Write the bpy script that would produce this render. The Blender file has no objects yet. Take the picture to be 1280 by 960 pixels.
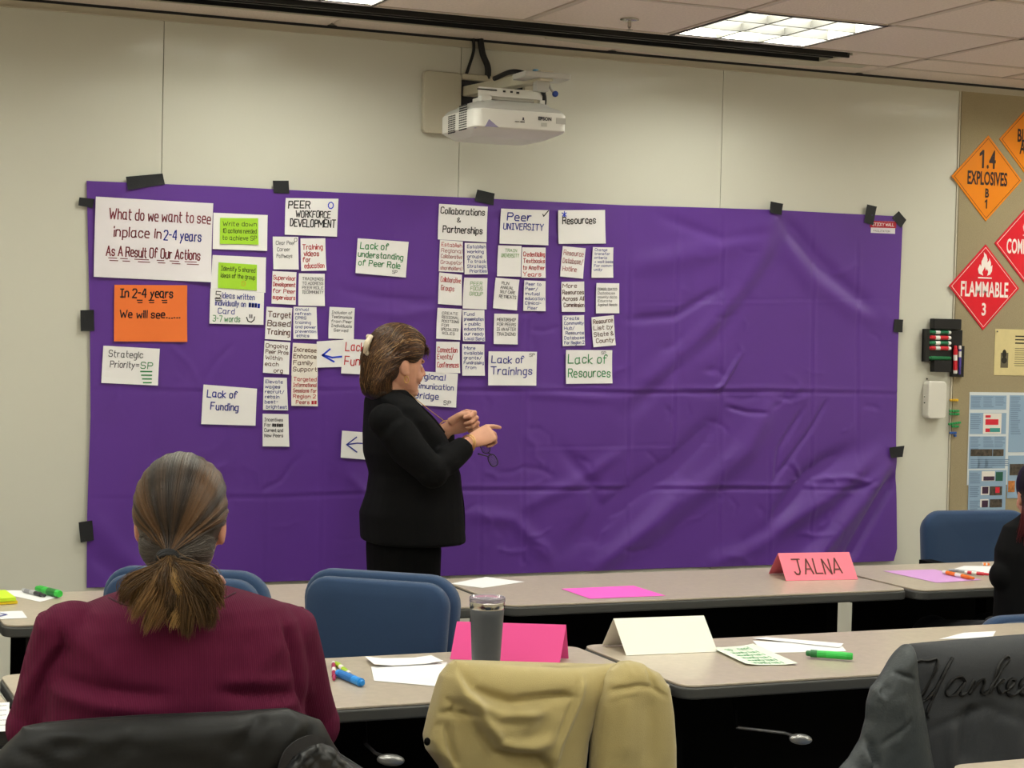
import bpy, bmesh, math, random
import numpy as np
from mathutils import Vector, Matrix
from mathutils.bvhtree import BVHTree
random.seed(7); np.random.seed(7)
C = bpy.context.scene.collection

# ---------------------------------------------------------------- camera
F_PX, YAW, PITCH, ROLL = 2272.24, .400640, .0301575, .0234432
CAM = Vector((0, -6.9, 1.6))
fw = Vector((math.sin(YAW)*math.cos(PITCH), math.cos(YAW)*math.cos(PITCH), -math.sin(PITCH)))
r0 = Vector((math.cos(YAW), -math.sin(YAW), 0)); u0 = r0.cross(fw)
rt = r0*math.cos(ROLL) + u0*math.sin(ROLL); up = u0*math.cos(ROLL) - r0*math.sin(ROLL)
cd = bpy.data.cameras.new('camera'); cam = bpy.data.objects.new('camera', cd); C.objects.link(cam)
cd.sensor_fit = 'HORIZONTAL'; cd.sensor_width = 36; cd.lens = 36*F_PX/1280; cd.clip_start = .05
cam.matrix_world = Matrix(((rt.x, up.x, -fw.x, CAM.x), (rt.y, up.y, -fw.y, CAM.y), (rt.z, up.z, -fw.z, CAM.z), (0, 0, 0, 1)))
bpy.context.scene.camera = cam

# ---------------------------------------------------------------- world, exposure
w = bpy.data.worlds.new('world'); bpy.context.scene.world = w; w.use_nodes = True
w.node_tree.nodes['Background'].inputs[0].default_value = (.9, .95, 1, 1)
w.node_tree.nodes['Background'].inputs[1].default_value = .15
vs = bpy.context.scene.view_settings
vs.view_transform = 'Standard'; vs.look = 'None'; vs.exposure = 0.33; vs.gamma = 1; vs.use_curve_mapping = False
LAMP = 16                     # radiance of the ceiling diffusers
bpy.context.scene.cycles.max_bounces = 7

def pt(px, py, ax, v):
    """where the sight line of a photograph pixel meets the plane coordinate[ax] = v"""
    d = fw + rt*((px-640)/F_PX) + up*((480-py)/F_PX)
    return CAM + d*((v-CAM[ax])/d[ax])

# ---------------------------------------------------------------- helpers
def lin(c):
    if isinstance(c, str): c = [int(c[i:i+2], 16)/255 for i in (0, 2, 4)]
    return tuple((x/12.92 if x <= .04045 else ((x+.055)/1.055)**2.4) for x in c) + (1,)
MATS = {}
def mat(name, col, rough=.6, metal=0, bump=0, bscale=80, vary=0, vscale=6, emit=None, coat=0, sheen=0, trans=0, detail=4, stretch=None, ior=1.45, spec=.5):
    if name in MATS: return MATS[name]
    m = bpy.data.materials.new(name); m.use_nodes = True; nt = m.node_tree; b = nt.nodes['Principled BSDF']
    b.inputs['Base Color'].default_value = lin(col); b.inputs['Roughness'].default_value = rough; b.inputs['Metallic'].default_value = metal
    b.inputs['Coat Weight'].default_value = coat; b.inputs['Sheen Weight'].default_value = sheen; b.inputs['Transmission Weight'].default_value = trans
    b.inputs['IOR'].default_value = ior; b.inputs['Specular IOR Level'].default_value = spec
    tc = nt.nodes.new('ShaderNodeTexCoord'); src = tc.outputs['Object']
    if stretch:
        mp = nt.nodes.new('ShaderNodeMapping'); mp.inputs['Scale'].default_value = stretch; nt.links.new(src, mp.inputs[0]); src = mp.outputs[0]
    if vary:
        n = nt.nodes.new('ShaderNodeTexNoise'); n.inputs['Scale'].default_value = vscale; n.inputs['Detail'].default_value = detail
        nt.links.new(src, n.inputs['Vector'])
        r = nt.nodes.new('ShaderNodeValToRGB'); l = lin(col)
        r.color_ramp.elements[0].position = .3; r.color_ramp.elements[1].position = .7
        r.color_ramp.elements[0].color = tuple(x*(1-vary) for x in l[:3])+(1,); r.color_ramp.elements[1].color = tuple(min(1, x*(1+vary)) for x in l[:3])+(1,)
        nt.links.new(n.outputs[0], r.inputs[0]); nt.links.new(r.outputs[0], b.inputs['Base Color'])
    if bump:
        n = nt.nodes.new('ShaderNodeTexNoise'); n.inputs['Scale'].default_value = bscale; n.inputs['Detail'].default_value = 3
        nt.links.new(src, n.inputs['Vector'])
        bp = nt.nodes.new('ShaderNodeBump'); bp.inputs['Strength'].default_value = bump; bp.inputs['Distance'].default_value = .004
        nt.links.new(n.outputs[0], bp.inputs['Height']); nt.links.new(bp.outputs[0], b.inputs['Normal'])
    if emit:
        b.inputs['Emission Color'].default_value = lin(col); b.inputs['Emission Strength'].default_value = emit
    MATS[name] = m; return m

def tag(o, label=None, cat=None, group=None, kind=None):
    if label: o['label'] = label
    if cat: o['category'] = cat
    if group: o['group'] = group
    if kind: o['kind'] = kind
    return o
def empty(name, loc, label=None, cat=None, group=None, rz=0, kind=None):
    o = bpy.data.objects.new(name, None); C.objects.link(o); o.location = loc; o.rotation_euler = (0, 0, rz)
    o.empty_display_size = .05
    return tag(o, label, cat, group, kind)
def mk(name, v, f, m, parent=None, smooth=False, label=None, cat=None, group=None, kind=None, loc=None, keep=False):
    """verts in world space (keep=True: in parent space)"""
    me = bpy.data.meshes.new(name)
    v = [tuple(p) for p in v]
    base = Vector((0, 0, 0))
    if parent is not None and not keep: base = Vector(parent.location)
    if parent is None and not keep and v:
        a = np.array(v); base = Vector(((a[:, 0].min()+a[:, 0].max())/2, (a[:, 1].min()+a[:, 1].max())/2, a[:, 2].min()))
    me.from_pydata([(p[0]-base.x, p[1]-base.y, p[2]-base.z) for p in v], [], f)
    me.validate(); me.update()
    if smooth: me.polygons.foreach_set('use_smooth', [True]*len(me.polygons))
    for mm in (m if isinstance(m, (list, tuple)) else [m]): me.materials.append(mm)
    o = bpy.data.objects.new(name, me); C.objects.link(o)
    if parent is not None: o.parent = parent
    elif not keep: o.location = base
    if loc is not None: o.location = loc
    return tag(o, label, cat, group, kind)

class MB:
    def __init__(s): s.v = []; s.f = []
    def add(s, v, f):
        n = len(s.v); s.v += [tuple(p) for p in v]; s.f += [tuple(i+n for i in q) for q in f]; return s
    def box(s, a, b, M=None):
        v = [Vector((x, y, z)) for x in (a[0], b[0]) for y in (a[1], b[1]) for z in (a[2], b[2])]
        if M: v = [M @ p for p in v]
        return s.add(v, [(0, 1, 3, 2), (4, 6, 7, 5), (0, 4, 5, 1), (2, 3, 7, 6), (0, 2, 6, 4), (1, 5, 7, 3)])
    def prism(s, poly, z0, z1, M=None):
        n = len(poly); v = [Vector((x, y, z0)) for x, y in poly]+[Vector((x, y, z1)) for x, y in poly]
        if M: v = [M @ p for p in v]
        return s.add(v, [tuple(range(n))[::-1], tuple(range(n, 2*n))]+[(i, (i+1) % n, (i+1) % n+n, i+n) for i in range(n)])
    def tube(s, pts, rad, n=8, caps=True):
        pts = [Vector(p) for p in pts]; k = len(pts)
        if not isinstance(rad, (list, tuple)): rad = [rad]*k
        v = []; ref = None
        for i, p in enumerate(pts):
            t = (pts[min(i+1, k-1)]-pts[max(i-1, 0)]).normalized()
            if ref is None: ref = Vector((0, 0, 1)) if abs(t.z) < .9 else Vector((1, 0, 0))
            a = (ref-t*ref.dot(t)).normalized(); ref = a; b = t.cross(a)
            v += [p+(a*math.cos(q)+b*math.sin(q))*rad[i] for q in [2*math.pi*j/n for j in range(n)]]
        f = [(i*n+j, i*n+(j+1) % n, (i+1)*n+(j+1) % n, (i+1)*n+j) for i in range(k-1) for j in range(n)]
        if caps: f += [tuple(range(n))[::-1], tuple(range((k-1)*n, k*n))]
        return s.add(v, f)
    def lathe(s, prof, c, n=24, M=None):
        v = [Vector((r*math.cos(2*math.pi*j/n), r*math.sin(2*math.pi*j/n), z)) for r, z in prof for j in range(n)]
        if M: v = [M @ p for p in v]
        v = [p+Vector(c) for p in v]; k = len(prof)
        f = [(i*n+j, i*n+(j+1) % n, (i+1)*n+(j+1) % n, (i+1)*n+j) for i in range(k-1) for j in range(n)]
        f += [tuple(range(n))[::-1], tuple(range((k-1)*n, k*n))]
        return s.add(v, f)
    def loft(s, rings):
        n = len(rings[0]); k = len(rings); v = [p for r in rings for p in r]
        f = [(i*n+j, i*n+(j+1) % n, (i+1)*n+(j+1) % n, (i+1)*n+j) for i in range(k-1) for j in range(n)]
        f += [tuple(range(n))[::-1], tuple(range((k-1)*n, k*n))]
        return s.add(v, f)
    def ball(s, c, r, n=12, k=8):
        if not isinstance(r, (tuple, list)): r = (r, r, r)
        v = [Vector((c[0]+r[0]*math.sin(a)*math.cos(b), c[1]+r[1]*math.sin(a)*math.sin(b), c[2]+r[2]*math.cos(a)))
             for a in [math.pi*(i+.5)/k for i in range(k)] for b in [2*math.pi*j/n for j in range(n)]]
        f = [(i*n+j, (i+1)*n+j, (i+1)*n+(j+1) % n, i*n+(j+1) % n) for i in range(k-1) for j in range(n)]
        f += [tuple(range(n)), tuple(range((k-1)*n, k*n))[::-1]]
        return s.add(v, f)
    def go(s, name, m, parent=None, **k): return mk(name, s.v, s.f, m, parent, **k)

def bevel(o, w=.003, seg=2):
    b = o.modifiers.new('bevel', 'BEVEL'); b.width = w; b.segments = seg; b.limit_method = 'ANGLE'; b.angle_limit = math.radians(40)
    for p in o.data.polygons: p.use_smooth = True
    wn = o.modifiers.new('wn', 'WEIGHTED_NORMAL'); return o
def crom(P, n=8):
    P = [Vector(p) for p in P]; P = [P[0]*2-P[1]]+P+[P[-1]*2-P[-2]]; out = []
    for i in range(1, len(P)-2):
        for j in range(n):
            t = j/n; a, b, c, d = P[i-1:i+3]
            out.append(.5*((2*b)+(c-a)*t+(2*a-5*b+4*c-d)*t*t+(3*b-3*c+d-a)*t**3))
    return out+[P[-2]]
def rrect(x0, y0, x1, y1, r, n=5):
    p = []
    for cx, cy, a in ((x1-r, y1-r, 0), (x0+r, y1-r, 90), (x0+r, y0+r, 180), (x1-r, y0+r, 270)):
        for i in range(n+1):
            q = math.radians(a+90*i/n); p.append((cx+r*math.cos(q), cy+r*math.sin(q)))
    return p

# single-stroke handwriting font; digits are grid x,y with the baseline at y=2, x-height 6, capitals 8
GL = {'A': "02 38 62;14 54", 'B': "02 08 48 57 56 45 05;45 54 53 42 02", 'C': "57 48 18 07 03 12 42 53", 'D': "02 08 38 56 54 32 02",
 'E': "58 08 02 52;05 45", 'F': "58 08 02;05 45", 'G': "57 48 18 07 03 12 42 53 55 35", 'H': "02 08;52 58;05 55", 'I': "08 48;28 22;02 42",
 'J': "08 68;48 43 32 12 03", 'K': "02 08;58 05 52", 'L': "08 02 52", 'M': "02 08 44 88 82", 'N': "02 08 52 58", 'O': "18 07 03 12 42 53 57 48 18",
 'P': "02 08 48 57 56 45 05", 'Q': "18 07 03 12 42 53 57 48 18;34 61", 'R': "02 08 48 57 56 45 05;35 52", 'S': "57 48 18 07 06 15 45 54 53 42 12 03",
 'T': "08 68;38 32", 'U': "08 03 12 42 53 58", 'V': "08 32 68", 'W': "08 22 46 62 88", 'X': "08 52;02 58", 'Y': "08 35 68;35 32", 'Z': "08 58 02 52",
 'a': "46 16 05 03 12 32 43;46 42 52", 'b': "08 02 32 43 45 36 06", 'c': "45 36 16 05 03 12 32 43", 'd': "46 16 05 03 12 42;48 42",
 'e': "04 44 45 36 16 05 03 12 42", 'f': "47 38 28 17 12;06 36", 'g': "46 16 05 03 12 42;46 41 30 10", 'h': "08 02;05 16 36 45 42", 'i': "06 02;08 07",
 'j': "26 21 10 00;28 27", 'k': "08 02;46 04 42", 'l': "08 02", 'm': "06 02;05 16 26 35 32;35 46 66 75 72", 'n': "06 02;05 16 36 45 42",
 'o': "16 05 03 12 32 43 45 36 16", 'p': "06 00;06 36 45 43 32 02", 'q': "46 40;46 16 05 03 12 42", 'r': "06 02;04 16 36", 's': "45 36 16 05 14 34 43 32 12 03",
 't': "18 13 22 32;06 36", 'u': "06 03 12 32 43;46 42", 'v': "06 22 46", 'w': "06 12 35 52 66", 'x': "06 42;02 46", 'y': "06 23;46 00", 'z': "06 46 02 42",
 '0': "18 07 03 12 42 53 57 48 18", '1': "16 28 22", '2': "07 18 48 57 56 02 52", '3': "08 48 57 56 45 25;45 54 53 42 12 03", '4': "38 04 54;48 42",
 '5': "58 08 05 45 54 53 42 02", '7': "08 58 22", '-': "05 35", '.': "02 12", '/': "01 48", '=': "04 44;06 46", '&': "52 06 17 28 37 36 03 12 32 54",
 '(': "28 06 04 21", ')': "08 26 24 01", '+': "14 54;36 32", '_': "01 61", '#': "03 43 07 47 05 45 02 42 06 46 04 44", '~': "05 16 34 45"}
def strokes(text):
    """list of polylines and total advance, in glyph units (baseline 0, capitals 6)"""
    out = []; x = 0
    for ch in text:
        if ch in GL:
            w_ = 0
            for pl in GL[ch].split(';'):
                P = [(int(q[0]), int(q[1])-2) for q in pl.split()]; w_ = max(w_, max(p[0] for p in P))
                jx, jy = random.uniform(-.25, .25), random.uniform(-.3, .3)
                out.append([(x+p[0]+jx+p[1]*.06, p[1]+jy) for p in P])
            x += w_+2
        else: x += 3.2
    return out, max(x-2, 1)
def ribbon(mb, P3, wd, nrm):
    """flat ink stroke along the 3D points"""
    for a, b in zip(P3[:-1], P3[1:]):
        t = b-a
        if t.length < 1e-9: continue
        t.normalize(); s_ = nrm.cross(t)*wd/2; e_ = t*wd*.3
        mb.add([a-s_-e_, a+s_-e_, b+s_+e_, b-s_+e_], [(0, 3, 2, 1)])
def text_mesh(s, size, sx=1.0, ext=.0006, bold=0, align='CENTER'):
    cu = bpy.data.curves.new('txt', 'FONT'); cu.body = s; cu.size = size; cu.align_x = align; cu.align_y = 'CENTER'; cu.extrude = ext; cu.offset = bold; cu.resolution_u = 3
    o = bpy.data.objects.new('txt', cu); C.objects.link(o); dg = bpy.context.evaluated_depsgraph_get()
    me = bpy.data.meshes.new_from_object(o.evaluated_get(dg)); v = [(p.co.x*sx, p.co.y, p.co.z) for p in me.vertices]; f = [tuple(p.vertices) for p in me.polygons]
    bpy.data.objects.remove(o); bpy.data.meshes.remove(me); bpy.data.curves.remove(cu); return v, f
# ---------------------------------------------------------------- the room
CZ = 2.77
M_wall = mat('painted_wall', 'cfc8b6', .7, bump=.1, bscale=200)
M_board = mat('whiteboard_enamel', 'd3d1c5', .12, bump=.02, bscale=3, spec=.4)
M_trim = mat('trim_metal', 'c2baa8', .45)
M_dark = mat('dark_metal', '15151a', .4)
M_tile = mat('ceiling_tile_fibre', 'e4d5ca', .9, bump=.6, bscale=120, vary=.06, vscale=90)
M_grid = mat('ceiling_grid_paint', 'c8b9ac', .5)
M_carpet = mat('carpet', 'aaa49b', .95, bump=.6, bscale=300, vary=.25, vscale=120)
X0, X1, Y0 = -2.6, 7.8, -9.6
MB().box((X0, Y0, -.1), (X1, 0, 0)).go('floor', M_carpet, kind='structure')
MB().box((X0, 0, -.1), (X1, .12, 3.1)).go('wall_front', M_wall, kind='structure')
MB().box((X0-.1, Y0, -.1), (X0, .12, 3.1)).go('wall_left', M_wall, kind='structure')
MB().box((X1, Y0, -.1), (X1+.1, .12, 3.1)).go('wall_right', M_wall, kind='structure')
MB().box((X0-.1, Y0-.1, -.1), (X1+.1, Y0, 3.1)).go('wall_back', M_wall, kind='structure')
MB().box((X0, -.012, 2.735), (X1, -.0, CZ-.008)).box((X0, -.02, 2.733), (X1, -.0, 2.739)).go('trim_1', M_trim, kind='structure')
MB().box((X0, -.014, CZ-.009), (X1, 0, CZ+.004)).go('trim_2', M_dark, kind='structure')
MB().box((X0, -.012, 0), (X1, 0, .1)).go('baseboard_front', M_dark, kind='structure')

# whiteboard: enamelled steel panels, each a part
wb = empty('whiteboard', (2.5, 0, .1), 'wall of tall glossy white whiteboard panels behind the purple cloth', 'whiteboard')
seams = [-2.2, -.98, .235, 1.455, 2.662, 3.872, 5.105]
for a, b in zip(seams[:-1], seams[1:]):
    o = MB().box((a+.0015, -.010, .11), (b-.0015, -.0005, 2.733)).go('whiteboard_panel', M_board, wb)
MB().box((5.100, -.016, .11), (5.108, -.0005, 2.733)).go('edge_trim', M_trim, wb)
tb = MB().box((5.110, -.018, .11), (X1-.01, -.0005, 2.733)).go('pin_board', mat('tack_fabric', 'a09274', .9, bump=.5, bscale=500, vary=.07, vscale=300),
     label='tan fabric pin board covering the wall right of the whiteboard', cat='pin board')

# ceiling: grid with lay-in tiles and recessed lights
ce = empty('ceiling', (3, -4, CZ), kind='structure')
PI_ = .61
xs = [3.335+PI_*k for k in range(-10, 8)]; ys = [-.52-PI_*k for k in range(0, 15)]
lights = [(i, j) for i in (-9, -6, -3, 0, 3, 6) for j in (0, 3, 6, 9, 12)]
def tile_mesh(w_, h_):
    b = MB(); q = .018
    b.add([(0, 0, .012), (w_, 0, .012), (w_, h_, .012), (0, h_, .012), (q, q, 0), (w_-q, q, 0), (w_-q, h_-q, 0), (q, h_-q, 0), (0, 0, .025), (w_, 0, .025), (w_, h_, .025), (0, h_, .025)],
          [(4, 7, 6, 5), (0, 4, 5, 1), (1, 5, 6, 2), (2, 6, 7, 3), (3, 7, 4, 0), (0, 1, 9, 8), (1, 2, 10, 9), (2, 3, 11, 10), (3, 0, 8, 11), (8, 9, 10, 11)])
    me = bpy.data.meshes.new('ceiling_tile'); me.from_pydata(b.v, [], b.f); me.materials.append(M_tile); return me
full = tile_mesh(PI_-.008, PI_-.008)
def put_tile(me, x, y):
    o = bpy.data.objects.new('ceiling_tile', me); C.objects.link(o); o.parent = ce; o.location = Vector((x+.004, y+.004, CZ+.001))-ce.location
nx = len(xs)-1
for i in range(nx):
    for j in range(len(ys)-1):
        if (i-10, j) in lights: continue
        put_tile(full, xs[i], ys[j+1])
edge = tile_mesh(PI_*2-.008, .235)
for i in range(-10, 8, 2): put_tile(edge, 3.335+PI_*i, -.237)
sm_ = tile_mesh(PI_-.008, .27)
for i in range(2, 7): put_tile(sm_, 3.335+PI_*i, -.515)
put_tile(tile_mesh(PI_-.288, .27), 4.225, -.515)
g = MB()
for x in xs: g.box((x-.012, ys[-1], CZ-.001), (x+.012, -.52, CZ+.012))
for y in ys: g.box((X0, y-.012, CZ-.001), (X1, y+.012, CZ+.012))
for x in xs[12:]: g.box((x-.012, -.52, CZ-.001), (x+.012, -.24, CZ+.012))
g.box((4.215, -.25, CZ-.001), (X1, -.238, CZ+.012))
g.go('ceiling_grid', M_grid, ce)
MB().box((X0, Y0, CZ+.14), (X1, 0, CZ+.3)).go('slab', M_wall, ce)
# dark linear air slot parallel to the wall
sl = empty('air_slot', (2, -.36, CZ), 'long dark slot diffuser set in the ceiling along the whiteboard wall', 'air vent')
MB().box((X0, -.47, CZ+.05), (4.2, -.25, CZ+.06)).box((X0, -.475, CZ-.004), (X0+.01, -.25, CZ+.05)).go('recess', M_dark, sl)
MB().box((X0, -.478, CZ-.016), (4.2, -.466, CZ+.05)).go('rail', mat('rail_metal', '1a1715', .5), sl)
MB().box((X0, -.262, CZ-.004), (4.19, -.257, CZ+.05)).go('liner', M_dark, sl)
MB().box((X0, -.257, CZ-.008), (4.2, -.243, CZ+.05)).go('rail', M_trim, sl)
MB().box((4.19, -.478, CZ-.006), (4.215, -.243, CZ+.05)).go('end_cap', M_trim, sl)
MB().box((X0, -.37, CZ-.004), (4.19, -.355, CZ+.04)).go('vane', M_dark, sl)
# bowed strip sagging below the slot
b = MB(); N = 30; v = []
for i in range(N+1):
    t = i/N; x = 2.95+1.5*t; s_ = math.sin(math.pi*t)**1.3
    for yy, zz in ((-.243, CZ-.002), (-.243+.02, CZ-.002-.022*s_), (-.19, CZ-.004-.024*s_), (-.19, CZ+.001)): v.append((x, yy, zz))
b.add(v, [(4*i+j, 4*i+(j+1) % 4, 4*i+4+(j+1) % 4, 4*i+4+j) for i in range(N) for j in range(4)]+[(0, 1, 2, 3), (4*N+3, 4*N+2, 4*N+1, 4*N)])
b.go('ceiling_strip', M_trim, smooth=False, label='pale ceiling strip bowing down below the right end of the dark slot', cat='strip')

M_lamp = mat('lamp_diffuser', 'fbfdf1', .5, emit=LAMP)
M_louv = mat('louver_metal', 'f4f2ea', .35); M_lv2 = mat('louver_blade', '5a5853', .5)
def lprop(nm, bm_, m, par): return bm_.go(nm, m, par, keep=True)
def make_light():
    r = empty('ceiling_light', (0, 0, 0))
    a = .29
    lprop('housing', MB().box((-a, -a, .085), (a, a, .1)).box((-a-.006, -a, -.0), (-a, a, .1)).box((a, -a, 0), (a+.006, a, .1)).box((-a, -a-.006, 0), (a, -a, .1)).box((-a, a, 0), (a, a+.006, .1)), M_louv, r)
    lprop('frame', MB().box((-a-.012, -a-.012, -.004), (-a, a+.012, .004)).box((a, -a-.012, -.004), (a+.012, a+.012, .004)).box((-a, -a-.012, -.004), (a, -a, .004)).box((-a, a, -.004), (a, a+.012, .004)), mat('lamp_frame', '2a1e1a', .5), r)
    for i in range(3):
        for j in range(3):
            x, y = (i-1)*.193, (j-1)*.193; h = .093
            lprop('cell_diffuser', MB().add([(x-h, y-h, .044), (x-h, y+h, .044), (x+h, y+h, .044), (x+h, y-h, .044)], [(0, 1, 2, 3)]), M_lamp, r)
    for s_ in (-1, 1):
        lprop('louver', MB().box((s_*.0965-.006, -a, .0), (s_*.0965+.006, a, .03)), M_lv2, r)
        lprop('louver', MB().box((-a, s_*.0965-.006, .0), (a, s_*.0965+.006, .045)), M_lv2, r)
    return r
def copy_tree(o, parent=None):
    c = o.copy(); C.objects.link(c)
    if parent is not None: c.parent = parent
    for ch in list(o.children): copy_tree(ch, c)
    return c
proto = make_light()
where = {(-3, 0): 'square ceiling light at the left, cut by the top edge above the dark slot', (0, 0): 'square nine-cell ceiling light nearest the whiteboard, right of the sprinkler'}
first = True
for (i, j) in lights:
    o = proto if first else copy_tree(proto); first = False
    o.location = (3.335+PI_*(i+.5), -.52-PI_*(j+.5), CZ)
    o['label'] = where.get((i, j), 'square nine-cell ceiling light outside the photo, in the rear of the room'); o['category'] = 'ceiling light'; o['group'] = 'square recessed ceiling lights'
# sprinkler
sp = pt(787, 24, 2, CZ)
s = empty('sprinkler', sp, 'small chrome sprinkler head on the ceiling left of the light', 'sprinkler')
M_chrome = mat('chrome', 'b5b0a8', .25, 1)
MB().lathe([(.035, 0), (.036, -.003), (.02, -.008), (.008, -.009)], sp, 16).go('escutcheon', M_chrome, s, smooth=True)
MB().lathe([(.007, -.008), (.007, -.03), (.004, -.032), (.004, -.038), (.013, -.039), (.013, -.041)], sp, 10).go('nozzle', M_chrome, s)

# ---------------------------------------------------------------- purple cloth
def seg_d(x, z, a, b):
    ax, az = a; bx, bz = b; dx, dz = bx-ax, bz-az; L = dx*dx+dz*dz
    t = np.clip(((x-ax)*dx+(z-az)*dz)/L, 0, 1); nx_, nz_ = x-(ax+t*dx), z-(az+t*dz)
    sd = ((x-ax)*dz-(z-az)*dx)/math.sqrt(L)
    return np.sqrt(nx_**2+nz_**2), sd, t
def wpx(p, y=0.): q = pt(p[0], p[1], 1, y); return (q.x, q.z)
def interp(y, tab): return np.interp(y, [t[0] for t in tab], [t[1] for t in tab])
topE = [wpx(p) for p in ((107, 226.4), (265, 233), (420, 241), (570, 247), (780, 257), (960, 262.5), (1125, 271))]
lE = [(z, x) for x, z in sorted([wpx(p) for p in ((107, 226), (111, 400), (111.7, 520), (107.3, 644), (107, 735))], key=lambda q: q[1])]
rE = [(z, x) for x, z in sorted([wpx(p) for p in ((1125, 271), (1120, 400), (1115.5, 560), (1116.5, 650), (1117, 685), (1112, 703), (1100, 709))], key=lambda q: q[1])]
NU, NV = 420, 190
U, V = np.meshgrid(np.linspace(0, 1, NU), np.linspace(0, 1, NV))
zb = .592; zt = np.interp(1.17+U*3.65, [p[0] for p in topE], [p[1] for p in topE]); Z = zb+(zt-zb)*V
xl = interp(Z, lE); xr = interp(Z, rE); X = xl+(xr-xl)*U
D = np.zeros_like(X)
def crease(pts, amp, wid, cubic=False):
    """a soft ridge (amp>0) or valley along a polyline of photograph pixels"""
    global D
    P = [wpx(p) for p in pts]; best = np.full(X.shape, 9.); tt = np.zeros_like(X)
    for k in range(len(P)-1):
        d_, sd, t = seg_d(X, Z, P[k], P[k+1]); mk_ = d_ < best; best = np.where(mk_, d_, best); tt = np.where(mk_, (k+t)/(len(P)-1), tt)
    D += amp*np.exp(-(best/wid)**2)*np.clip(np.minimum(tt, 1-tt)*5+.25, 0, 1)
# packing creases (shallow, long)
for pts in (((112, 487), (250, 489), (450, 487), (700, 489), (800, 491), (950, 489), (1117, 492)),
            ((112, 622), (330, 621), (560, 612), (800, 611), (900, 610), (1114, 612))): crease(pts, -.006, .008); crease([(a, b-4) for a, b in pts], .0035, .012)
for pts in (((188, 480), (187, 640), (186, 730)), ((260, 232), (262, 480), (258, 570)), ((330, 560), (328, 640), (327, 720)), ((400, 490), (398, 600), (396, 720)), ((486, 260), (484, 420)), ((660, 300), (652, 560), (650, 720)), ((600, 520), (597, 715)),
            ((842, 265), (840, 420), (838, 600)), ((898, 270), (897, 470), (895, 700)), ((958, 560), (957, 700)), ((1013, 270), (1010, 500), (1008, 700)), ((1068, 300), (1067, 590)), ((782, 260), (782, 500), (780, 700)),
            ((112, 330), (260, 336)), ((420, 372), (700, 378)), ((780, 380), (960, 375), (1110, 374)), ((640, 560), (900, 555))): crease(pts, -.0032, .006); crease([(a+3, b+1) for a, b in pts], .002, .009)
# drag folds running down from the tapes
for pts, a, wd in ((((968, 268), (930, 300), (860, 318), (780, 335)), .007, .05), (((968, 268), (930, 360), (860, 440), (790, 495)), .012, .055), (((970, 270), (1020, 330), (1095, 396)), -.008, .035),
                 (((975, 300), (1010, 350), (1060, 385), (1110, 400)), .006, .045), (((960, 330), (890, 420), (830, 470), (780, 520)), -.010, .04), (((920, 445), (900, 480), (890, 487)), .008, .008),
                 (((1112, 570), (1060, 640), (1020, 690), (990, 712)), .018, .045), (((1114, 590), (1080, 650), (1050, 705)), -.016, .03), (((1100, 560), (1030, 620), (950, 670), (880, 708)), .014, .045),
                 (((1060, 560), (1000, 600), (960, 660), (900, 695)), -.014, .04), (((960, 500), (930, 560), (860, 620), (780, 690)), .011, .05), (((900, 520), (840, 580), (780, 620), (700, 690)), -.010, .045),
                 (((860, 600), (800, 660), (740, 712)), .010, .04), (((1000, 510), (970, 560), (965, 600)), -.006, .012), (((1030, 500), (1010, 535), (960, 605)), -.006, .010), (((985, 575), (1000, 600), (985, 600)), .004, .01),
                 (((420, 360), (470, 372), (540, 380)), -.006, .02), (((430, 385), (500, 395), (545, 384)), .005, .02), (((600, 470), (660, 490), (770, 500)), .004, .02), (((110, 640), (150, 690), (200, 725)), .010, .04),
                 (((110, 690), (140, 715), (160, 730)), -.008, .03), (((330, 610), (350, 600), (365, 575)), -.005, .008), (((430, 590), (450, 610), (455, 640)), .006, .02), (((290, 430), (270, 450), (250, 480)), -.004, .012),
                 (((210, 430), (235, 455), (250, 485)), .004, .012), (((120, 260), (150, 245), (180, 238)), -.004, .02), (((820, 270), (900, 300), (960, 290)), -.005, .025), (((640, 640), (720, 600), (780, 560)), .005, .03), (((780, 400), (840, 395), (900, 360)), -.006, .02), (((905, 508), (930, 515), (955, 516)), -.006, .008),
                 (((700, 560), (740, 610), (745, 690)), -.006, .03), (((580, 640), (640, 650), (690, 700)), .006, .03), (((1005, 600), (1050, 595), (1085, 603)), .005, .012), (((1050, 612), (1075, 608), (1090, 598)), -.005, .010)):
    crease(pts, a*1.7, wd)
rs = np.random.RandomState(3)
for k in range(170):      # small random crinkles
    px, py = rs.uniform(115, 1110), rs.uniform(250, 700); an = rs.uniform(0, math.pi); L = rs.uniform(8, 32)
    crease([(px, py), (px+L*math.cos(an), py+L*math.sin(an)*.6), (px+L*1.7*math.cos(an+.3), py+L*1.7*math.sin(an+.3)*.6)], rs.choice([-1, 1])*rs.uniform(.0016, .0042), rs.uniform(.005, .016))
ph = rs.uniform(0, 6.3, 12); low = sum(np.sin(X*(2+k*.9)+Z*(3-k*1.3)+ph[k])*.0016 for k in range(6))
D = D*(.35+.65*np.clip((X-2.2)/1.5+np.clip((1.2-Z)*.8, 0, 1), 0, 1))+low
D = D-min(0, 0)
Y = -.018-np.clip(D+.006, -.0055, .05)
vv = np.stack([X, Y, Z], -1).reshape(-1, 3)
idx = np.arange(NU*NV).reshape(NV, NU)
ff = np.stack([idx[:-1, :-1], idx[:-1, 1:], idx[1:, 1:], idx[1:, :-1]], -1).reshape(-1, 4)
M_cloth = mat('purple_nylon', '5d2f92', .46, vary=.05, vscale=3, bump=.12, bscale=600, sheen=.15)
cl = mk('purple_cloth', vv, [tuple(int(i) for i in q) for q in ff], M_cloth, smooth=True, label='wrinkled purple nylon cloth taped across the whiteboard, covered in note cards', cat='cloth')
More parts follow.
